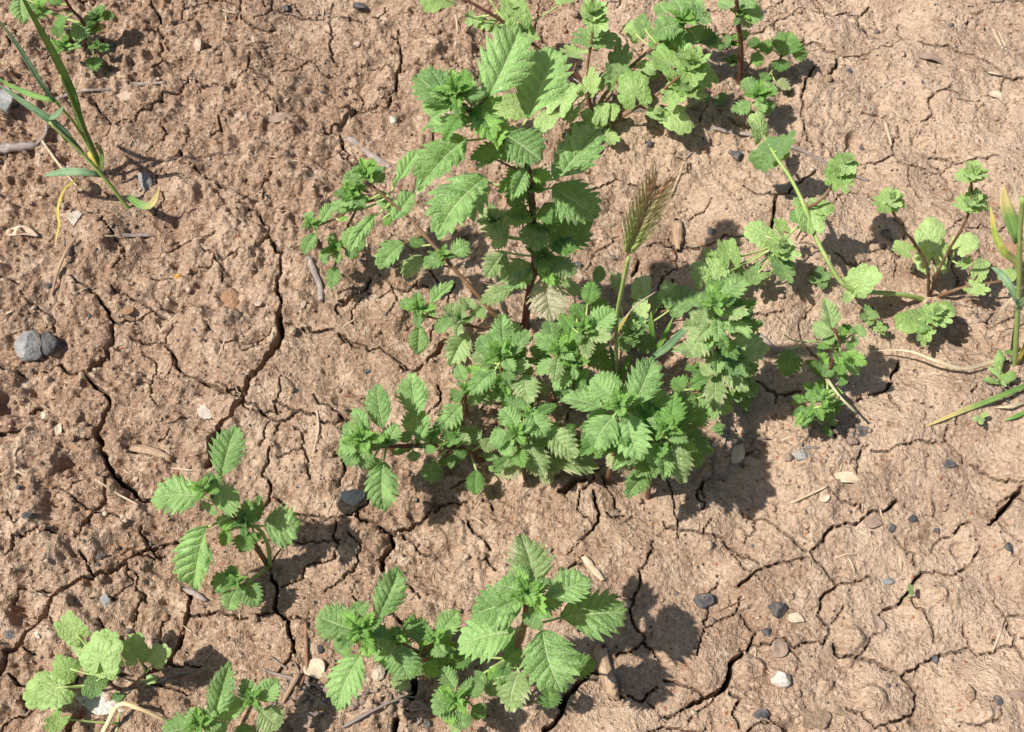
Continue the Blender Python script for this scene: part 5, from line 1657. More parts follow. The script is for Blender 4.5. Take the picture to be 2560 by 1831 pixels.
p = Plant('deadnettle', 'dark leafy deadnettle rosette under the barley', 'deadnettle', G_DEAD, ('B1', 1850, 620))
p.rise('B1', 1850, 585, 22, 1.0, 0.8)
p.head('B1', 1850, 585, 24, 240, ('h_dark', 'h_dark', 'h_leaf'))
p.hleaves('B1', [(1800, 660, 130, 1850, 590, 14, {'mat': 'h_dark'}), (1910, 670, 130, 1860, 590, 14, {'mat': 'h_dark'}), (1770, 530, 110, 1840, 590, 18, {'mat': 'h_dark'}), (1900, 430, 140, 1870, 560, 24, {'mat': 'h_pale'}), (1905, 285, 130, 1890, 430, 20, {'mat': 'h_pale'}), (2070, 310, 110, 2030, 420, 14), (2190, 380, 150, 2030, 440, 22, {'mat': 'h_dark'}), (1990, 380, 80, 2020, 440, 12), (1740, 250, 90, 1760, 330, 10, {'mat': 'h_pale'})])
p.stem('B1', [(1870, 600, 6), (2000, 470, 12), (2110, 430, 18)], 0.7, 0.5, 'stem_mix')

p = Plant('deadnettle', 'small young deadnettle with puckered round leaves over the pale bark flake', 'deadnettle', G_DEAD, ('C0', 780, 1350))
p.stem('C0', [(785, 1360, 0), (700, 1310, 18), (640, 1200, 40)], 1.2, 0.7, 'stem_red', root=True)
p.stem('C0', [(785, 1350, 0), (860, 1300, 10), (920, 1240, 20)], 1.0, 0.6, 'stem_mix', root=True)
p.stem('C0', [(770, 1360, 0), (760, 1460, 4), (735, 1610, 6)], 0.9, 0.6, 'stem_green', root=True)
p.hleaves('C0', [(440, 940, 180, 540, 1060, 44, 2, {'mat': 'h_pale', 'k': 0}), (505, 1060, 110, 560, 1160, 38, {'mat': 'h_pale'}), (650, 1070, 270, 620, 1230, 52, 2, {'k': 1}), (690, 1210, 180, 610, 1180, 46, -3, {'k': 0}), (845, 1070, 170, 890, 1200, 36, 2), (1010, 1115, 150, 930, 1240, 30, 2, {'mat': 'h_pale'}),
                 (395, 1200, 150, 520, 1240, 26), (260, 1360, 270, 380, 1330, 22, -3, {'k': 1, 'asp': 1.1}), (555, 1150, 130, 620, 1220, 44), (590, 1340, 150, 620, 1250, 30, {'mat': 'h_dark'}), (345, 1570, 160, 420, 1480, 18), (960, 1285, 70, 900, 1290, 8), (740, 1395, 70, 770, 1360, 6, {'mat': 'h_dark'})])
p.stem('C0', [(700, 1310, 14), (530, 1330, 28), (390, 1328, 34)], 0.6, 0.5, 'stem_green')
p.stem('C0', [(640, 1200, 38), (540, 1060, 42), (480, 1000, 44)], 0.6, 0.5, 'stem_green')
p.head('C0', 610, 1190, 44, 130, ('h_dark', 'h_leaf'), tiers=2)

# tiny seedlings
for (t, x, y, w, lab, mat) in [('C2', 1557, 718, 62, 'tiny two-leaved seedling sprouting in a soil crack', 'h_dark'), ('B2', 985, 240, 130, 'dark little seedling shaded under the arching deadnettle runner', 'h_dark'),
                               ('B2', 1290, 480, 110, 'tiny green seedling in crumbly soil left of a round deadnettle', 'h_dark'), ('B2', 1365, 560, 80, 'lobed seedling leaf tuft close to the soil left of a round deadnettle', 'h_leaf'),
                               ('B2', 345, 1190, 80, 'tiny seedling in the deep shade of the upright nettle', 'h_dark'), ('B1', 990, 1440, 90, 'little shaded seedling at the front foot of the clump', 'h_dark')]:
    s = Plant('seedling', lab, 'seedling', None, (t, x, y))
    s.rise(t, x, y, 6, 0.5, 0.4, mat='stem_green')
    for k in range(2 if w < 70 else 4):
        a = 1.3 + k * (math.pi if w < 70 else 1.6)
        s.hleaf(t, x + math.cos(a) * w * 0.32, y + math.sin(a) * w * 0.32, w * 0.6, x, y, 7 + k, 0, mat, petiole=False)

# ================================================================== GRASSES
G_GR = 'grass plants'
p = Plant('grass_tuft', 'tall grass tuft with slanting green blades and curled dry tips on rough soil', 'grass', G_GR, ('A0', 640, 1110))
p.stem('A0', [(650, 1120, 0), (560, 930, 22), (470, 780, 44), (350, 640, 68)], 1.0, 0.8, 'stem_green', root=True, knob=0.1)
p.stem('A0', [(640, 1100, 0), (540, 860, 36), (450, 640, 66), (380, 480, 88)], 1.0, 0.8, 'stem_green', root=True, knob=0.1)
p.stem('A0', [(825, 1320, 0), (660, 1125, 22), (480, 930, 44), (310, 770, 62)], 1.3, 0.9, 'stem_green', root=True, knob=0.1)
A = 'A0'
p.blade([(A, 640, 1060, 6), (A, 520, 800, 44), (A, 455, 580, 72), (A, 340, 340, 104), (A, 240, 160, 128), (A, 140, -20, 150), (A, 60, -160, 168)], 72, 'g_green', 0.3, 0.2)
p.blade([(A, 350, 640, 68), (A, 270, 540, 80), (A, 120, 300, 104), (A, -20, 110, 122)], 44, 'g_blue', 0.4)
p.blade([(A, 350, 640, 68), (A, 200, 600, 70), (A, 60, 540, 72), (A, -30, 480, 76)], 46, 'g_green', 0.5)
p.blade([(A, 520, 970, 38), (A, 400, 830, 54), (A, 290, 740, 64), (A, 140, 640, 72), (A, -30, 520, 80)], 62, 'g_blue', 0.35)
p.blade([(A, 430, 900, 40), (A, 350, 800, 52), (A, 250, 700, 60), (A, 180, 640, 62)], 34, 'g_tipdry', 0.3)
p.blade([(A, 640, 1105, 24), (A, 540, 1090, 30), (A, 420, 1085, 30), (A, 262, 1112, 22)], 66, 'g_blue', 0.25)
p.blade([(A, 812, 1240, 8), (A, 880, 1290, 12), (A, 945, 1300, 12), (A, 985, 1250, 16), (A, 1010, 1170, 24)], 66, 'g_tipdry', 0.4)
p.blade([(A, 560, 960, 20), (A, 600, 1040, 14), (A, 640, 1080, 8)], 40, 'g_yellow', 0.3)
p.blade([(A, 640, 1090, 8), (A, 640, 960, 24), (A, 600, 900, 30), (A, 620, 910, 26)], 36, 'g_tipdry', 0.3)
p.blade([(A, 300, 740, 62), (A, 340, 740, 66), (A, 385, 700, 72), (A, 405, 665, 78)], 52, 'g_blue', 0.3)
p.blade([(A, 495, 1130, 6), (A, 410, 1190, 8), (A, 365, 1320, 6), (A, 375, 1420, 4), (A, 355, 1500, 6), (A, 348, 1580, 5)], 22, 'g_yellow', 0.4)
p.blade([(A, 460, 580, 70), (A, 500, 700, 54), (A, 540, 870, 30)], 40, 'g_tipdry', 0.3)

p = Plant('barley', 'single wall barley stalk with bristly tan ear between nettles', 'barley', G_GR, ('B1', 1745, 870))
p.stem('B1', [(1750, 880, 0), (1745, 520, 66), (1785, 280, 104), (1822, 110, 128)], 1.0, 1.0, 'stem_green', root=True, knob=0.0)
B = 'B1'
p.blade([(B, 1960, 750, 30), (B, 2060, 680, 40), (B, 2150, 590, 50), (B, 2290, 480, 60)], 62, 'g_blue', 0.35)
p.blade([(B, 1970, 740, 28), (B, 2030, 640, 40), (B, 2105, 480, 54)], 40, 'g_green', 0.4)
p.blade([(B, 1985, 680, 26), (B, 1965, 580, 38), (B, 1962, 450, 50)], 56, 'g_green', 0.35)
p.blade([(B, 1750, 870, 4), (B, 1730, 760, 20), (B, 1700, 660, 34)], 60, 'g_blue', 0.3)
p.blade([(B, 1760, 880, 4), (B, 1800, 800, 16), (B, 1840, 700, 30)], 50, 'g_green', 0.3)
p.blade([(B, 1740, 640, 30), (B, 1760, 560, 40), (B, 1860, 410, 50)], 20, 'g_yellow', 0.3)
p.stem('B1', [(1755, 880, 0), (1860, 820, 14), (1960, 745, 30)], 0.9, 0.8, 'stem_green', root=True, knob=0)
p.stem('B1', [(1695, 720, 20), (1730, 590, 40), (1860, 420, 56), (1990, 330, 62)], 0.4, 0.25, 'straw', knob=0)
h0, h1, h2 = P('A1', 1815, 1600, 128), P('A1', 1900, 1400, 155), P('A1', 2000, 1190, 182)
ax = smooth_path([h0, h1, h2], 0.001)
v, f, uv = tube([q - p.b for q in ax], 0.0007, 0.0003, 6)
ear = mesh_obj('ear', v, f, M['spike_tan'], p.o, uv)


def spikelet_mesh(mat):
    V, F, UV = [], [], []
    for q in I2[0]:
        taper = 1 - 0.45 * max(0, q[1])
        V.append((q[0] * 0.11 * taper, 0.5 + q[1] * 0.5, q[2] * 0.09 * taper)); UV.append((q[0] * 0.5 + 0.5, q[1] * 0.5 + 0.5))
    F += I2[1]
    for dx, L in ((0.0, 3.0), (0.10, 2.5), (-0.10, 2.6)):
        b = len(V)
        for s_ in range(5):
            t = s_ / 4
            y = 0.55 + (L - 0.55) * t
            for k in range(3):
                a = k * 2.094
                r = 0.034 * (1 - t) + 0.006
                V.append((dx * (0.5 + 1.6 * t) + math.cos(a) * r, y, 0.25 * t * t + math.sin(a) * r)); UV.append((k / 3, y * 0.3))
        for s_ in range(4):
            for k in range(3):
                k2 = (k + 1) % 3
                F.append((b + s_ * 3 + k, b + s_ * 3 + k2, b + s_ * 3 + 3 + k2, b + s_ * 3 + 3 + k))
    return make_mesh('spikelet', V, F, M[mat], UV)


SPK = [spikelet_mesh(m) for m in ('spike_green', 'spike_tan', 'spike_brown')]
for k in range(60):
    t = k / 59
    i = int(t * (len(ax) - 3))
    c = ax[i]
    d = (ax[i + 2] - ax[i]).normalized()
    sdv = d.cross(Vector((0, -0.5, 1))).normalized()
    nn = sdv.cross(d)
    lat = (1 if k % 2 else -1)
    third = (k % 3 - 1) * 0.55
    dirv = (d * 0.95 + sdv * lat * 0.19 + nn * third * 0.2).normalized()
    L = (0.0105 if t < 0.75 else 0.0085) * rnd.uniform(0.9, 1.1)
    x = dirv.cross(nn).normalized(); z = x.cross(dirv)
    o = link('spikelet', SPK[0 if t < 0.35 else (1 if t < 0.8 or rnd.random() < 0.3 else 2)], ear)
    pos = c - p.b + sdv * lat * 0.001 + nn * third * 0.001
    o.matrix_basis = Matrix(((x.x * L, dirv.x * L, z.x * L, pos.x), (x.y * L, dirv.y * L, z.y * L, pos.y), (x.z * L, dirv.z * L, z.z * L, pos.z), (0, 0, 0, 1)))

p = Plant('grass_tuft', 'bluish grass with yellow spotted blade and dry straws by a round-leaved deadnettle', 'grass', G_GR, ('B2', 2230, 790))
p.stem('B2', [(2230, 800, 0), (2225, 560, 34), (2240, 300, 70), ('A2', 2245, 1500, 110), ('A2', 2262, 1250, 138)], 1.5, 1.1, 'stem_green', root=True, knob=0.15)
p.blade([('A2', 2235, 1530, 106), ('A2', 2190, 1400, 114), ('A2', 2150, 1280, 120), ('A2', 2140, 1160, 126)], 118, 'g_tipdry', 0.25)
p.blade([('B2', 2262, 250, 76), ('B2', 2210, 130, 84), ('A2', 2150, 1600, 92), ('A2', 2090, 1490, 96), ('A2', 2058, 1290, 104)], 70, 'g_yelgreen', 0.3)
p.blade([('B2', 2235, 400, 60), ('B2', 2180, 290, 66), ('B2', 2110, 200, 66), ('B2', 2060, 170, 64)], 62, 'g_blue', 0.3)
p.blade([('B2', 2195, 690, 10), ('B2', 2215, 560, 30), ('B2', 2230, 430, 50)], 52, 'g_blue', 0.3)
p.blade([('B2', 2235, 440, 54), ('B2', 2270, 380, 62), ('B2', 2330, 330, 70)], 60, 'g_blue', 0.3)
p.blade([('B2', 2330, 900, 10), ('B2', 2220, 945, 12), ('B2', 2090, 1000, 11), ('B2', 1930, 1060, 8), ('B2', 1760, 1130, 6), ('B2', 1585, 1205, 3)], 44, 'g_tipdry', 0.2, base=1)
p.blade([('B2', 2330, 1060, 6), ('B2', 2240, 1105, 8), ('B2', 2140, 1145, 5)], 36, 'g_green', 0.2)
p.blade([('B2', 2200, 740, 6), ('B2', 2060, 770, 8), ('B2', 1890, 812, 13), ('B2', 1720, 765, 16), ('B2', 1560, 705, 12), ('B2', 1440, 695, 6), ('B2', 1310, 702, 3)], 28, 'g_straw', 0.35, base=1, tip=0.3)
p.blade([('B2', 2260, 300, 40), ('B2', 2130, 440, 26), ('B2', 2080, 540, 12), ('B2', 2110, 600, 5)], 22, 'g_straw', 0.3)
p.blade([('B2', 2300, 1020, 6), ('B2', 2180, 1050, 10), ('B2', 2080, 1060, 5)], 26, 'g_straw', 0.3)
p.blade([('B2', 2230, 780, 4), ('B2', 2260, 700, 14), ('B2', 2290, 600, 30)], 40, 'g_yellow', 0.3)
p.blade([('A2', 2262, 1400, 118), ('A2', 2215, 1200, 110), ('A2', 2170, 1090, 96)], 30, 'g_straw', 0.3)
p.blade([('B2', 2150, 710, 5), ('B2', 2220, 700, 10), ('B2', 2290, 680, 14)], 40, 'g_tipdry', 0.3)

p = Plant('young_weed', 'young weed with smooth oval yellow-green leaves beside the dry straw', 'weed', None, ('B2', 2140, 870))
p.rise('B2', 2130, 860, 8, 0.8, 0.6, mat='stem_mix')
A_ = [(2110, 800, 2125, 680, 62), (2150, 880, 2230, 830, 64), (2100, 890, 2000, 880, 44), (2120, 860, 2030, 790, 34), (2140, 900, 2160, 930, 30), (1995, 1120, 1945, 1140, 44), (2010, 1110, 2050, 1090, 34), (2000, 1130, 2000, 1170, 40)]
for bx, by, tx, ty, w in A_:
    b = P('B2', bx, by, 10); t_ = P('B2', tx, ty, 12)
    p.put(HLEAF['h_pale' if bx < 2050 else 'h_leaf'][1], b, t_, w * MPP(b) * 0.72, rnd.uniform(-0.2, 0.2), petiole=bx > 2050)

LANDMARKS = [(('B1', 1168, 548), 'the red-stemmed tall nettle'), (('C1', 1260, 1190), 'the broad nettle rosette'), (('C1', 600, 1190), 'the bushy foreground nettle'), (('C0', 1700, 560), 'the nettle with a hanging leaf'),
             (('C0', 1450, 1640), 'the low two-tipped nettle'), (('A0', 530, 330), 'the shaded straggly nettle'), (('A2', 480, 520), 'the dark red nettle stem'), (('A1', 1610, 790), 'the sprawling deadnettle'),
             (('B2', 1690, 345), 'the deadnettle with yellowish heads'), (('C0', 780, 1350), 'the young puckered deadnettle'), (('A0', 640, 1110), 'the slanting grass tuft'), (('B1', 1745, 870), 'the barley stalk'),
             (('B2', 2230, 790), 'the grass with the spotted blade'), (('B0', 230, 660), 'the large grey rock lump'), (('C2', 735, 1275), 'the bright white stone'), (('C2', 260, 795), 'the oval basalt pebble'),
             (('C2', 712, 862), 'the rough basalt pebble'), (('C2', 1557, 718), 'the seedling in the crack'), (('A2', 900, 970), 'the long grey twig'), (('B2', 1810, 1430), 'the flat blue-grey stone'),
             (('B0', 950, 1345), 'the splintered wooden stick'), (('B0', 1288, 1100), 'the flat white flake'), (('B0', 1430, 370), 'the orange earth lump'), (('A0', 1262, 322), 'the upright tan chip'), (('C2', 1000, 1530), 'the crumbling wood piece'),
             (('B0', 1990, 230), 'the curved pale stick'), (('A1', 180, 940), 'the sunken grey stick'), (('B2', 1000, 1010), 'the wilted nettle'), (('A2', 1680, 380), 'the curled dark leaf'), (('C2', 1360, 920), 'the small brown leaf'),
             (('C2', 2220, 1390), 'the narrow grey leaf'), (('C2', 1310, 310), 'the oval tan-grey leaf'), (('C0', 760, 130), 'the straight straw by the left crack'), (('B0', 410, 200), 'the dry folded blade'), (('B0', 420, 1440), 'the round hollow'),
             (('B2', 320, 1010), 'the upright leafy nettle'), (('C1', 315, 140), 'the flat shaded stone'), (('A2', 1940, 1120), 'the tallest yellowish head')]


def beside(t, x, y):
    c = P(t, x, y)
    return min(LANDMARKS, key=lambda q: (P(*q[0]) - c).length)[1]


def size_word(w, h):
    m = max(w, h)
    return ('tiny' if m < 45 else 'small' if m < 65 else 'medium') + (' wide' if w / h > 1.3 else ' longish' if h / w > 1.15 else ' roundish')


# ================================================================== STONES
G_ST = 'dark pebbles on the soil'


def stone(t, x, y, w, h, mat, label, cat='stone', group=None, name='stone', tall=0.6, sink=0.34, seed=None, cuts=10):
    if tall < 0.31:
        sink = 0.1
    rs = np.random.RandomState(seed if seed is not None else int(x * 7 + y * 13) % 9999)
    c = P(t, x, y)
    m = MPP(c)
    V = I3[0].copy()
    for k in range(cuts):                                   # broken facets
        n = rs.normal(size=3); n /= np.linalg.norm(n)
        d = rs.uniform(0.36, 0.74)
        ex = V @ n - d
        V -= np.outer(np.clip(ex, 0, None) * 0.97, n)
    ph = rs.uniform(0, 6, 6)
    V *= (1 + 0.045 * np.sin(V[:, 0] * 5 + ph[0]) * np.sin(V[:, 1] * 6 + ph[1]) + 0.03 * np.sin(V[:, 2] * 9 + ph[2]) * np.sin(V[:, 0] * 8 + ph[3]) + rs.normal(size=len(V)) * 0.015)[:, None]
    V /= abs(V).max(axis=0)
    a, b = w * m * 0.46, h * m * 0.46 / 0.9
    hh = min(a, b) * tall
    V = V * np.array([a, b, hh])
    z = gz_area(c.x, c.y, max(0.0015, min(a, b) * 0.7))
    o = mesh_obj(name, V, I3[1], M[mat], None, None, True, (c.x, c.y, z + hh * (1 - 2 * sink)))
    o.data.set_sharp_from_angle(angle=R(24))
    o.rotation_euler = (rs.uniform(-0.15, 0.15), rs.uniform(-0.15, 0.15), rs.uniform(-0.25, 0.25))
    tag(o, label, cat, group)
    return o


for a in [
    ('B0', 190, 665, 215, 200, 'grey_stone', 'large rough grey rock lump on the open soil', 0.8), ('B0', 305, 640, 170, 165, 'dark_stone', 'dark blue-grey rock chunk touching the large grey lump', 0.8),  # left lump coloured paler as the sunlit half of the same dark rock
    ('C0', 660, 785, 105, 115, 'grey_stone', 'square grey stone lying above the young round-leaved deadnettle', 0.7),
    ('C1', 315, 140, 210, 115, 'grey_stone', 'flat grey stone in shadow beside the hanging tip of the sideways nettle', 0.4),
    ('A0', 35, 690, 190, 220, 'grey_stone', 'big grey rock behind the slanting grass blades', 0.7), ('A0', 915, 1140, 130, 140, 'grey_stone', 'grey angular rock beside the curled grass tip', 0.9),
    ('A2', 455, 990, 125, 90, 'dark_stone', 'dark rock with a white speck beside the long grey twig', 0.7), ('A2', 1415, 1480, 95, 85, 'dark_stone', 'round dark pebble in shadow by the arching deadnettle runner', 0.8),
    ('A2', 300, 1450, 90, 65, 'dark_stone', 'dark flat pebble beside a thin crack near the bark chunk', 0.5), ('B2', 1810, 1430, 115, 85, 'dark_stone', 'blue-grey flat stone on smooth pale soil', 0.35),
    ('C2', 260, 795, 150, 115, 'dark_stone', 'oval dark basalt pebble with a thin straw behind it', 0.8), ('C2', 712, 862, 125, 125, 'dark_stone', 'rough dark basalt pebble touching a curled dry leaf', 0.85),
    ('C2', 1565, 268, 72, 62, 'dark_stone', 'round blackish pebble near the wide diagonal crack', 0.8), ('C2', 1717, 1143, 50, 66, 'dark_stone', 'small dark pebble wedged in a crack', 0.8),
    ('C2', 735, 1275, 155, 130, 'white_stone', 'bright white angular stone casting a short shadow', 0.9), ('A0', 1262, 322, 72, 120, 'tan_stone', 'upright tan stone chip with shadow beside it', 1.2),
    ('B0', 1288, 1100, 125, 120, 'white_stone', 'flat white flake beside the forked crack', 0.18), ('A0', 485, 1390, 105, 120, 'white_stone', 'pale flat flake under the yellow curly grass blade', 0.3),
    ('A0', 790, 620, 150, 95, 'tan_stone', 'flat pale triangular chip lying under the long stick', 0.25), ('C0', 650, 1440, 430, 160, 'bark', 'long pale bark-like flake under the young deadnettle', 0.16),
    ('B2', 860, 1360, 120, 95, 'grey_stone', 'flat brownish grey stone sunk in the soil at the shadow edge', 0.25), ('B2', 1235, 1215, 170, 85, 'dark_stone', 'dark flat slab in the shade of the wilted nettle', 0.2),
    ('C2', 1420, 645, 120, 60, 'grey_stone', 'pale grey stone flush with the soil', 0.15), ('C0', 60, 1000, 110, 60, 'dark_stone', 'dark flat stone beside the long diagonal crack', 0.5),
    ('C2', 600, 1515, 110, 75, 'dark_stone', 'dark weathered stone half sunk near a small crack', 0.4), ('A2', 2220, 1560, 160, 130, 'rust', 'rusty red flat stone behind the yellow spotted grass blade', 0.25),
    ('B0', 1430, 370, 160, 190, 'rust', 'orange crumbly earth lump on the soil plate', 0.35), ('B0', 780, 430, 130, 80, 'rust', 'low orange earthy patch next to the long crack', 0.2),
    ('B0', 1122, 228, 58, 52, 'amber', 'small amber orange bit lying on the soil', 0.7),
]:
    stone(*a[:6], a[6], 'stone' if 'earth' not in a[6] else 'clod', 'stones' if a[5] in ('grey_stone', 'white_stone', 'tan_stone') else None, 'stone' if 'earth' not in a[6] else 'clod', a[7], cuts=4 if 'lump' in a[6] else 10)
for a in [('A0', 1815, 60, 85, 58), ('A1', 130, 22, 115, 65), ('A1', 1950, 900, 64, 44), ('A2', 1510, 530, 34, 34), ('A2', 1255, 905, 42, 40), ('A2', 1160, 460, 44, 40), ('A2', 1360, 160, 50, 44), ('C0', 200, 290, 95, 72), ('C0', 630, 500, 72, 50), ('C0', 790, 960, 60, 44),
          ('C2', 2085, 1430, 66, 74), ('C2', 648, 980, 80, 62), ('C2', 1730, 330, 58, 54), ('B1', 1500, 170, 74, 60), ('B1', 1725, 90, 54, 36), ('B1', 170, 820, 42, 36), ('C1', 135, 1110, 50, 60), ('C1', 800, 1560, 46, 46), ('A0', 2250, 20, 60, 40), ('C2', 2165, 450, 70, 76), ('C0', 2250, 480, 40, 36),
          ('A2', 1800, 180, 50, 40), ('C2', 1430, 340, 50, 80), ('C2', 540, 1340, 40, 30), ('B0', 320, 300, 46, 50), ('A2', 640, 40, 40, 40)]:
    stone(*a, 'dark_stone', size_word(a[3], a[4]) + ' dark grey pebble near ' + beside(*a[:3]), 'pebble', G_ST, 'pebble', 0.75)
for a in [('A1', 100, 268, 66, 54), ('A1', 345, 772, 76, 44), ('A1', 735, 292, 34, 44), ('C0', 250, 1002, 50, 62), ('C1', 760, 560, 40, 34), ('C1', 350, 550, 40, 30), ('B0', 1620, 415, 80, 54), ('B0', 855, 1500, 44, 44), ('C2', 190, 1490, 52, 56), ('C2', 860, 980, 64, 44), ('B2', 1105, 1320, 64, 56), ('A0', 680, 1085, 34, 34),
          ('C2', 2262, 320, 36, 50), ('A1', 500, 1235, 60, 60), ('B0', 240, 1070, 50, 60), ('B0', 1930, 430, 40, 70), ('B2', 1400, 600, 40, 36), ('C2', 340, 648, 36, 34), ('C1', 800, 825, 26, 26), ('C0', 2005, 480, 44, 30), ('B2', 2090, 1210, 34, 26), ('B2', 330, 1270, 60, 50), ('B2', 1880, 890 - 500, 50, 50), ('B1', 1510, 250, 40, 30), ('B0', 585, 800, 36, 34), ('C1', 490, 1260, 120, 110)]:
    stone(*a, rnd.choice(['white_stone', 'tan_stone', 'tan_stone']), size_word(a[3], a[4]) + ' pale stone chip near ' + beside(*a[:3]), 'stone chip', 'pale stone chips', 'stone_chip', 0.6)

# ================================================================== STICKS, STRAW, DEAD LEAVES


def stick(t, pts, w, mat, label, cat='stick', group=None, name='stick', z=None, flat=0.8, ridge=0.0, w2=None, knob=0.2, jit=0.12):
    c0 = P(t, pts[0][0], pts[0][1])
    m = MPP(c0)
    r = w * m * 0.42
    P3 = []
    for q in pts:
        c = P(t, q[0], q[1])
        c.z = gz_area(c.x, c.y, max(0.002, r)) + r * flat * 0.35 + (q[2] / 1000 if len(q) > 2 else 0)
        P3.append(c)
    pp = smooth_path(P3, max(0.0025, r * 0.8))
    base = P3[0].copy()
    v, f, uv = tube([q - base for q in pp], r, r * (w2 if w2 else 0.75), 9 if w > 30 else 6, ridge, jit, flat, knob)
    ns = 9 if w > 30 else 6                                  # broken, slightly pinched ends
    for e, ring in ((0, v[:ns]), (1, v[-ns:])):
        c = sum(ring, Vector()) / ns
        for k in range(ns):
            q = k if e == 0 else len(v) - ns + k
            v[q] = c + (v[q] - c) * rnd.uniform(0.35, 0.85) + (pp[0] - pp[1] if e == 0 else pp[-1] - pp[-2]).normalized() * r * rnd.uniform(-0.5, 0.7)
    o = mesh_obj(name, v, f, M[mat], None, uv, True, base)
    tag(o, label, cat, group)
    return o


stick('A0', [(340, 640), (520, 612), (700, 580), (880, 548), (1055, 548)], 30, 'twig', 'long thin brown stick lying behind the grass tuft')
stick('A0', [(-60, 925), (60, 915), (220, 895)], 82, 'twig', 'thick grey stick end beside the grass tuft', knob=0.3)
stick('A0', [(220, 890, 2), (290, 850, 3), (310, 780, 2)], 34, 'twig', 'short dark forked stub at the thick grey stick', w2=0.5)
stick('A0', [(265, 890, 3), (380, 1050, 6), (495, 1195, 2)], 20, 'straw', 'thin white stalk leaning under the grass tuft', 'stalk')
stick('A2', [(300, 825), (420, 845), (640, 900), (880, 968), (1100, 1040), (1300, 1115)], 32, 'twig', 'long grey twig running under the arching deadnettle')
stick('A2', [(275, 878, 1), (140, 985, 1)], 17, 'twig', 'thin short twig pointing at the deadnettle clump')
stick('A2', [(120, 1030, 1), (90, 1120, 1), (40, 1230, 1)], 22, 'straw', 'bent tan straw beside the barley ear', 'straw')
stick('B0', [(1955, 145), (1990, 230), (2025, 310), (2025, 395)], 52, 'twig', 'curved pale grey stick left of the clump', w2=0.8)
stick('B0', [(830, 1310, 2), (950, 1345, 2), (1085, 1392, 1)], 66, 'wood', 'short broken wooden stick with splintered white end', flat=0.7, w2=0.9, jit=0.18)
stick('B0', [(495, 20, 3), (440, 140, 5), (380, 250, 3), (330, 350, 1)], 30, 'wood', 'dry folded blade lying aslant on rough soil', 'dry blade', flat=0.35)
stick('C0', [(645, 65, 1), (760, 130, 1), (880, 190, 1)], 18, 'straw', 'straight pale straw beside the long left crack', 'straw')
stick('C0', [(1940, 945, 1), (1945, 1100, 1), (1945, 1220, 1), (1915, 1340, 1)], 32, 'redwood', 'reddish brown stick beside the wavy crack')
stick('C0', [(1905, 1275, 2), (1860, 1350, 2), (1795, 1440, 1)], 38, 'wood', 'short weathered stick under the reddish brown stick')
stick('C0', [(640, 1700, 2), (720, 1590, 6), (815, 1488, 12), (940, 1515, 10), (1070, 1562, 4)], 36, 'straw_bright', 'thick bent straw with orange knee at the low nettle', 'straw', flat=0.6)
stick('C0', [(1145, 690, 1), (1220, 730, 1), (1300, 785, 1)], 44, 'twig', 'short dark stick end in the crack under the hanging leaf')
stick('B2', [(600, 620, 1), (660, 665, 1), (722, 712, 1)], 46, 'twig', 'short grey stick in shade beside the upright nettle')
stick('C1', [(1885, 1085, 2), (1930, 1230, 2), (1985, 1400, 2)], 115, 'wood', 'splintered brown wood chip beside the broad nettle rosette', 'wood chip', flat=0.45, w2=0.8, jit=0.16, ridge=0.1)
stick('C1', [(1785, 520, 1), (1840, 590, 1), (1905, 660, 1)], 58, 'straw', 'pale split wood sliver above the broad nettle rosette', 'wood sliver', flat=0.4)
stick('C2', [(795, 185, 1), (900, 140, 1), (1015, 92, 1)], 25, 'straw', 'straight tan straw lying at the shadow edge', 'straw')
stick('C2', [(1570, -20, 0), (1575, 60, 0), (1585, 135, 0)], 40, 'dryleaf_brown', 'wide pale straw pressed flat into the soil', 'straw', flat=0.2)
stick('C2', [(1090, 515, 0), (1150, 495, 1), (1205, 502, 1)], 15, 'straw', 'small crossed straw bit on a smooth soil plate', 'straw')
stick('C2', [(1165, 515, 0), (1190, 560, 1), (1212, 605, 0)], 18, 'straw', 'short straw end pointing down from the crossed bit', 'straw')
stick('A1', [(50, 845, 0), (180, 940, 0), (310, 1060, 0)], 62, 'twig', 'grey sunken stick left of the tall nettle', flat=0.5)
stone('C2', 940, 1550, 260, 120, 'lump', 'crumbling grey-brown wood lump on the sunny soil', 'wood piece', None, 'wood_piece', 0.4)
stone('C2', 1090, 1475, 120, 90, 'lump', 'splinter of rotten wood touching the crumbling wood lump', 'wood piece', None, 'wood_piece', 0.4)
stick('A1', [(2125, 1390, 2), (2135, 1470, 2), (2130, 1545, 2)], 84, 'wood', 'dark weathered bark chunk beside the barley ear', 'bark', flat=0.6, jit=0.2)
stick('C1', [(280, 1600, 1), (420, 1530, 2), (560, 1450, 2), (660, 1405, 1)], 28, 'twig', 'curved dull stick between the two foreground nettles')
stick('A0', [(740, 1505, 0), (850, 1485, 1), (955, 1465, 0)], 36, 'twig', 'dark short stick on rough soil below the curled grass tip', flat=0.6)
stick('B1', [(15, 970, 1), (110, 975, 1), (195, 978, 1)], 22, 'redwood', 'thin brown twig left of the clump')
stick('B0', [(2005, 1090, 1), (2015, 1200, 1), (1995, 1290, 1), (1975, 1370, 1)], 14, 'straw', 'thin pale rootlet crossing a fine crack', 'rootlet')
stick('A1', [(705, 80, 1), (735, 150, 1), (742, 225, 1)], 16, 'straw', 'thin pale rootlet behind the tall nettle', 'rootlet')
stick('C0', [(920, 1310, 0), (1010, 1310, 1), (1120, 1260, 1), (1230, 1240, 1)], 18, 'twig', 'grey wavy root beside the young deadnettle', 'root')
stick('C1', [(1075, 250, 1), (1120, 285, 2), (1175, 322, 1)], 14, 'straw', 'thin straw in a shadow patch above the broad nettle', 'straw')
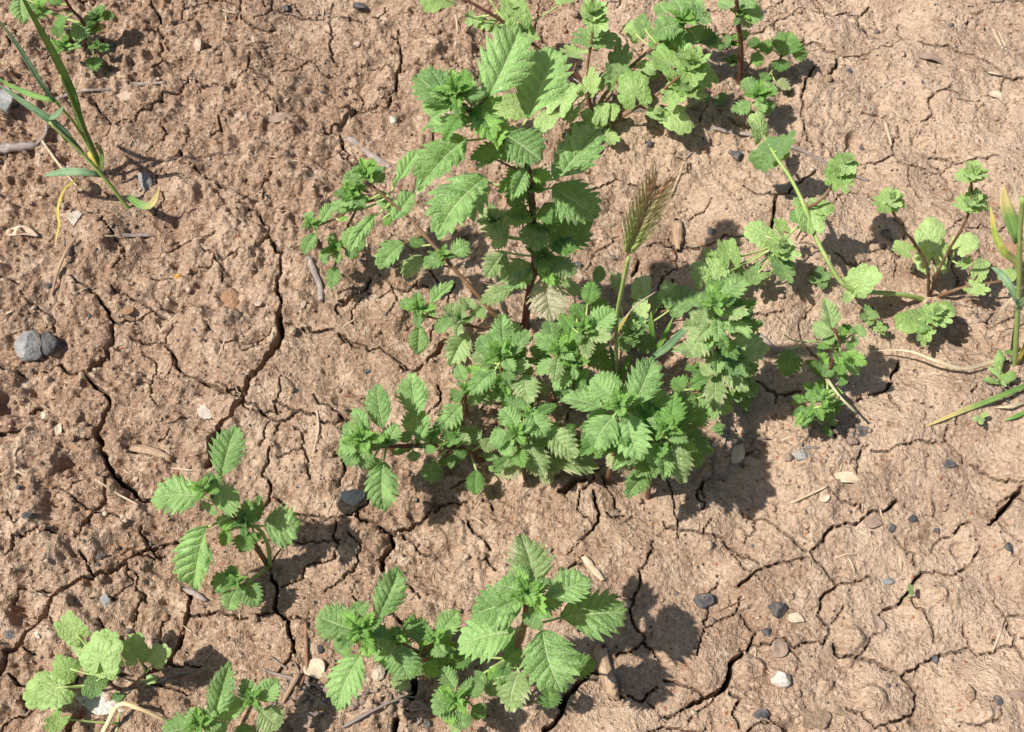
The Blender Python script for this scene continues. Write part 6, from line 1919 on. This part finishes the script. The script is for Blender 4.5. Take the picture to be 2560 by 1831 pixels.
stick('C2', [(335, 850, 0), (440, 805, 1), (560, 755, 0)], 12, 'redwood', 'fine dark stalk beside the oval basalt pebble', 'stalk')
stick('C2', [(1355, 210, 1), (1370, 260, 1), (1420, 300, 0)], 14, 'straw', 'dry little stalk crossing the diagonal crack', 'stalk')
for t, pts, w in [('A0', [(1410, 122), (1515, 126)], 22), ('A0', [(1437, 135), (1440, 205)], 16), ('A2', [(2085, 160), (2130, 330)], 24), ('A2', [(2125, 180), (2165, 330)], 20), ('A2', [(1405, 745), (1450, 885)], 26), ('A0', [(190, 1220), (260, 1240)], 28), ('B0', [(45, 500), (105, 478)], 26), ('B0', [(1085, 1000), (1112, 915)], 24),
                  ('C2', [(1495, 500), (1510, 590)], 22), ('C2', [(815, 265), (852, 365)], 20), ('B0', [(130, 370), (190, 290)], 14), ('B0', [(945, 240), (955, 300)], 16), ('B0', [(0, 1520), (70, 1490)], 20), ('B0', [(120, 1480), (250, 1530)], 26), ('C2', [(1230, 345), (1310, 400)], 18), ('C2', [(2090, 1260), (2130, 1320)], 22), ('C2', [(1410, 1310), (1470, 1265)], 16),
                  ('A0', [(1690, 990), (1830, 1025), (1985, 1042)], 10), ('A2', [(910, 380), (800, 520)], 10), ('B1', [(20, 560), (110, 490)], 14), ('B2', [(735, 1270), (860, 1225)], 20), ('B0', [(1380, 790), (1450, 620)], 14), ('B0', [(1080, 1440), (1240, 1470)], 14), ('A2', [(2040, 460), (2130, 478)], 22), ('C1', [(520, 1400), (580, 1370)], 16), ('B2', [(1720, 670), (1760, 720)], 20),
                  ('B2', [(1810, 720), (2010, 705)], 14), ('B2', [(1860, 380), (1890, 400)], 30), ('B2', [(2010, 610), (2040, 550)], 26), ('B2', [(450, 1210), (530, 1260)], 16), ('B2', [(1600, 120), (1580, 180)], 18), ('A0', [(0, 1070), (60, 1080)], 16), ('A2', [(1090, 0), (1085, 50)], 18)]:
    stick(t, pts, w, 'straw', ('short' if math.dist(pts[0], pts[-1]) < 95 else 'longer') + (' thin' if w < 18 else ' flat') + ' bit of pale straw near ' + beside(t, *pts[0]), 'straw', 'loose straw bits', 'straw_bit', flat=0.5)


def dry_leaf(t, bx, by, tx, ty, w, mat, label, group=None, curl=0.8, rz=0.0):
    c = P(t, bx, by); e = P(t, tx, ty)
    m = MPP(c)
    L = (e - c).length
    nu, nv = 16, 6
    V, UV = [], []
    for i in range(nu + 1):
        u = i / nu
        ww = math.sin(math.pi * u ** 0.8) ** 0.7 * w * m * 0.5
        for j in range(nv + 1):
            s = j / nv * 2 - 1
            V.append((s * ww + 0.03 * L * math.sin(u * 7), u * L, curl * abs(s) ** 1.6 * ww * 0.5 + 0.06 * L * math.sin(u * 3.1) + 0.02 * L * math.sin(9 * u + 3 * s)))
            UV.append((j / nv * 0.4, u * 1.2))
    fs = [(i * (nv + 1) + j, i * (nv + 1) + j + 1, (i + 1) * (nv + 1) + j + 1, (i + 1) * (nv + 1) + j) for i in range(nu) for j in range(nv)]
    o = mesh_obj('dry_leaf', V, fs, M[mat], None, UV, True, (c.x, c.y, gz_area((c.x + e.x) / 2, (c.y + e.y) / 2, L * 0.4) + 0.0006))
    o.rotation_euler = (rnd.uniform(-0.05, 0.05), rz, math.atan2(e.y - c.y, e.x - c.x) - math.pi / 2)
    md = o.modifiers.new('thickness', 'SOLIDIFY'); md.thickness = 0.0003
    tag(o, label, 'dry leaf', group)


for a in [('B2', 1060, 1500, 1240, 1555, 75, 'dryleaf', 'pale oval dry leaf on sunny soil'), ('B2', 440, 1400, 510, 1270, 80, 'dryleaf', 'pale dry leaf standing in the clump shadow'), ('C2', 780, 880, 890, 910, 62, 'dryleaf', 'curled pale dry leaf beside the rough basalt pebble'),
          ('C2', 760, 1040, 690, 1145, 105, 'dryleaf_brown', 'heart-shaped brown dead leaf on a crack'), ('C2', 1370, 985, 1345, 865, 75, 'dryleaf_brown', 'small brown dead leaf on a smooth plate'), ('C2', 1250, 305, 1370, 310, 75, 'dryleaf_brown', 'oval tan-grey dead leaf below the diagonal crack'),
          ('C2', 2160, 1375, 2280, 1405, 56, 'dryleaf_brown', 'grey narrow dead leaf by the dark pebble'), ('A2', 1585, 350, 1770, 415, 56, 'dryleaf_brown', 'narrow curled dark leaf casting its own shadow'), ('C2', 970, 180, 1035, 120, 60, 'dryleaf', 'white papery scrap near the long right crack'),
          ('A0', 30, 1450, 240, 1480, 70, 'dryleaf', 'pale papery litter on rough soil'), ('C1', 640, 1440, 830, 1480, 60, 'dryleaf_brown', 'brown dead leaf under the foreground nettle'), ('A0', 1700, 770, 1880, 780, 70, 'dryleaf_brown', 'dull brown leaf flake pressed on soil'), ('B0', 360, 1235, 380, 1150, 44, 'dryleaf', 'thin white flake standing beside a crumbly clod'),
          ('A1', 2170, 830, 2271, 800, 70, 'dryleaf', 'pale scrap under the round deadnettle leaf'), ('C0', 1960, 1180, 2040, 1290, 130, 'dryleaf', 'pinkish pale dry flake beside the reddish brown stick'), ('A2', 2050, 590, 2130, 640, 60, 'dryleaf', 'small pale dry bract near a short crack'), ('A2', 2170, 1540, 2260, 1480, 60, 'dryleaf_brown', 'brown scrap behind the spotted grass blade'),
          ('C1', 20, 1570, 130, 1540, 90, 'dryleaf_brown', 'mottled brown leaf at the foot of the low nettle')]:
    dry_leaf(*a)

# ================================================================== LOOSE CRUMBS (too many to count)


def scatter(name, n, shapes, mat, label, cat, rfun, region, zoff=0.0, elong=False):
    V, F = [], []
    UV = []
    base = 0
    for k in range(n):
        x, y = region()
        r = rfun()
        sv, sf = shapes
        a = nrs.uniform(0, 6.28)
        sc = np.array([r * nrs.uniform(0.7, 1.3), r * nrs.uniform(0.7, 1.3), r * nrs.uniform(0.5, 0.9)])
        if elong:
            sc = np.array([r * nrs.uniform(6, 22), r, r * 0.7])
        q = sv * sc * (1 + nrs.normal(size=(len(sv), 1)) * (0.05 if elong else 0.16))
        ca, sa = math.cos(a), math.sin(a)
        q = np.stack([q[:, 0] * ca - q[:, 1] * sa, q[:, 0] * sa + q[:, 1] * ca, q[:, 2]], -1)
        q += np.array([x, y, gz(x, y) + r * 0.35])
        V.append(q)
        UV += [(p_[1] * 0.5, p_[0]) for p_ in sv]
        F += [tuple(base + i for i in f) for f in sf]
        base += len(sv)
    o = mesh_obj(name, np.concatenate(V), F, M[mat], None, UV, not elong or True)
    tag(o, label, cat, kind='stuff')


def reg_all():
    while True:
        x, y = nrs.uniform(GX0 + 0.01, GX1 - 0.01), nrs.uniform(GY0 + 0.01, GY1 - 0.01)
        if nrs.rand() < (1.0 if x < -0.05 or y > 0.47 else 0.45):
            return x, y


scatter('soil_crumbs', 5200, I1, 'soil', 'loose crumbs of brown soil strewn over the cracked surface', 'crumbs', lambda: 0.00055 * math.exp(abs(nrs.normal()) * 0.55), reg_all)
scatter('grit', 420, I1, 'dark_stone', 'fine dark grit sprinkled over the soil', 'grit', lambda: 0.0005 * math.exp(abs(nrs.normal()) * 0.45), reg_all)
scatter('pale_grit', 420, I1, 'tan_stone', 'fine pale grit sprinkled over the soil', 'grit', lambda: 0.0005 * math.exp(abs(nrs.normal()) * 0.5), reg_all)
scatter('straw_litter', 380, I1, 'straw', 'fine straw shreds and fibres littering the soil', 'litter', lambda: 0.00028 * math.exp(abs(nrs.normal()) * 0.4), reg_all, elong=True)


# brown leaf crumbs gathered under and beside the weeds
LITTER = [('B2', 1830, 480, 330, 170), ('B2', 500, 1270, 420, 150), ('B2', 1150, 1220, 200, 80), ('A1', 1600, 700, 260, 160), ('C1', 600, 1400, 330, 130), ('C1', 250, 1400, 150, 130), ('B1', 1400, 1350, 450, 150), ('C0', 1900, 1350, 250, 130), ('A0', 400, 300, 300, 200), ('B2', 2150, 950, 200, 150)]


def reg_litter():
    t, x, y, a, b = LITTER[nrs.randint(len(LITTER))]
    q = P(t, x + nrs.normal() * a * 0.5, y + nrs.normal() * b * 0.5)
    return min(max(q.x, GX0 + 0.005), GX1 - 0.005), min(max(q.y, GY0 + 0.005), GY1 - 0.005)


scatter('leaf_litter', 420, I1, 'dryleaf_brown', 'brown crumbled leaf litter gathered under the weeds', 'litter', lambda: 0.0009 * math.exp(abs(nrs.normal()) * 0.5), reg_litter)
scatter('twig_litter', 110, I1, 'twig', 'dark little twig fragments lying under the weeds', 'litter', lambda: 0.0004 * math.exp(abs(nrs.normal()) * 0.4), reg_litter, elong=True)
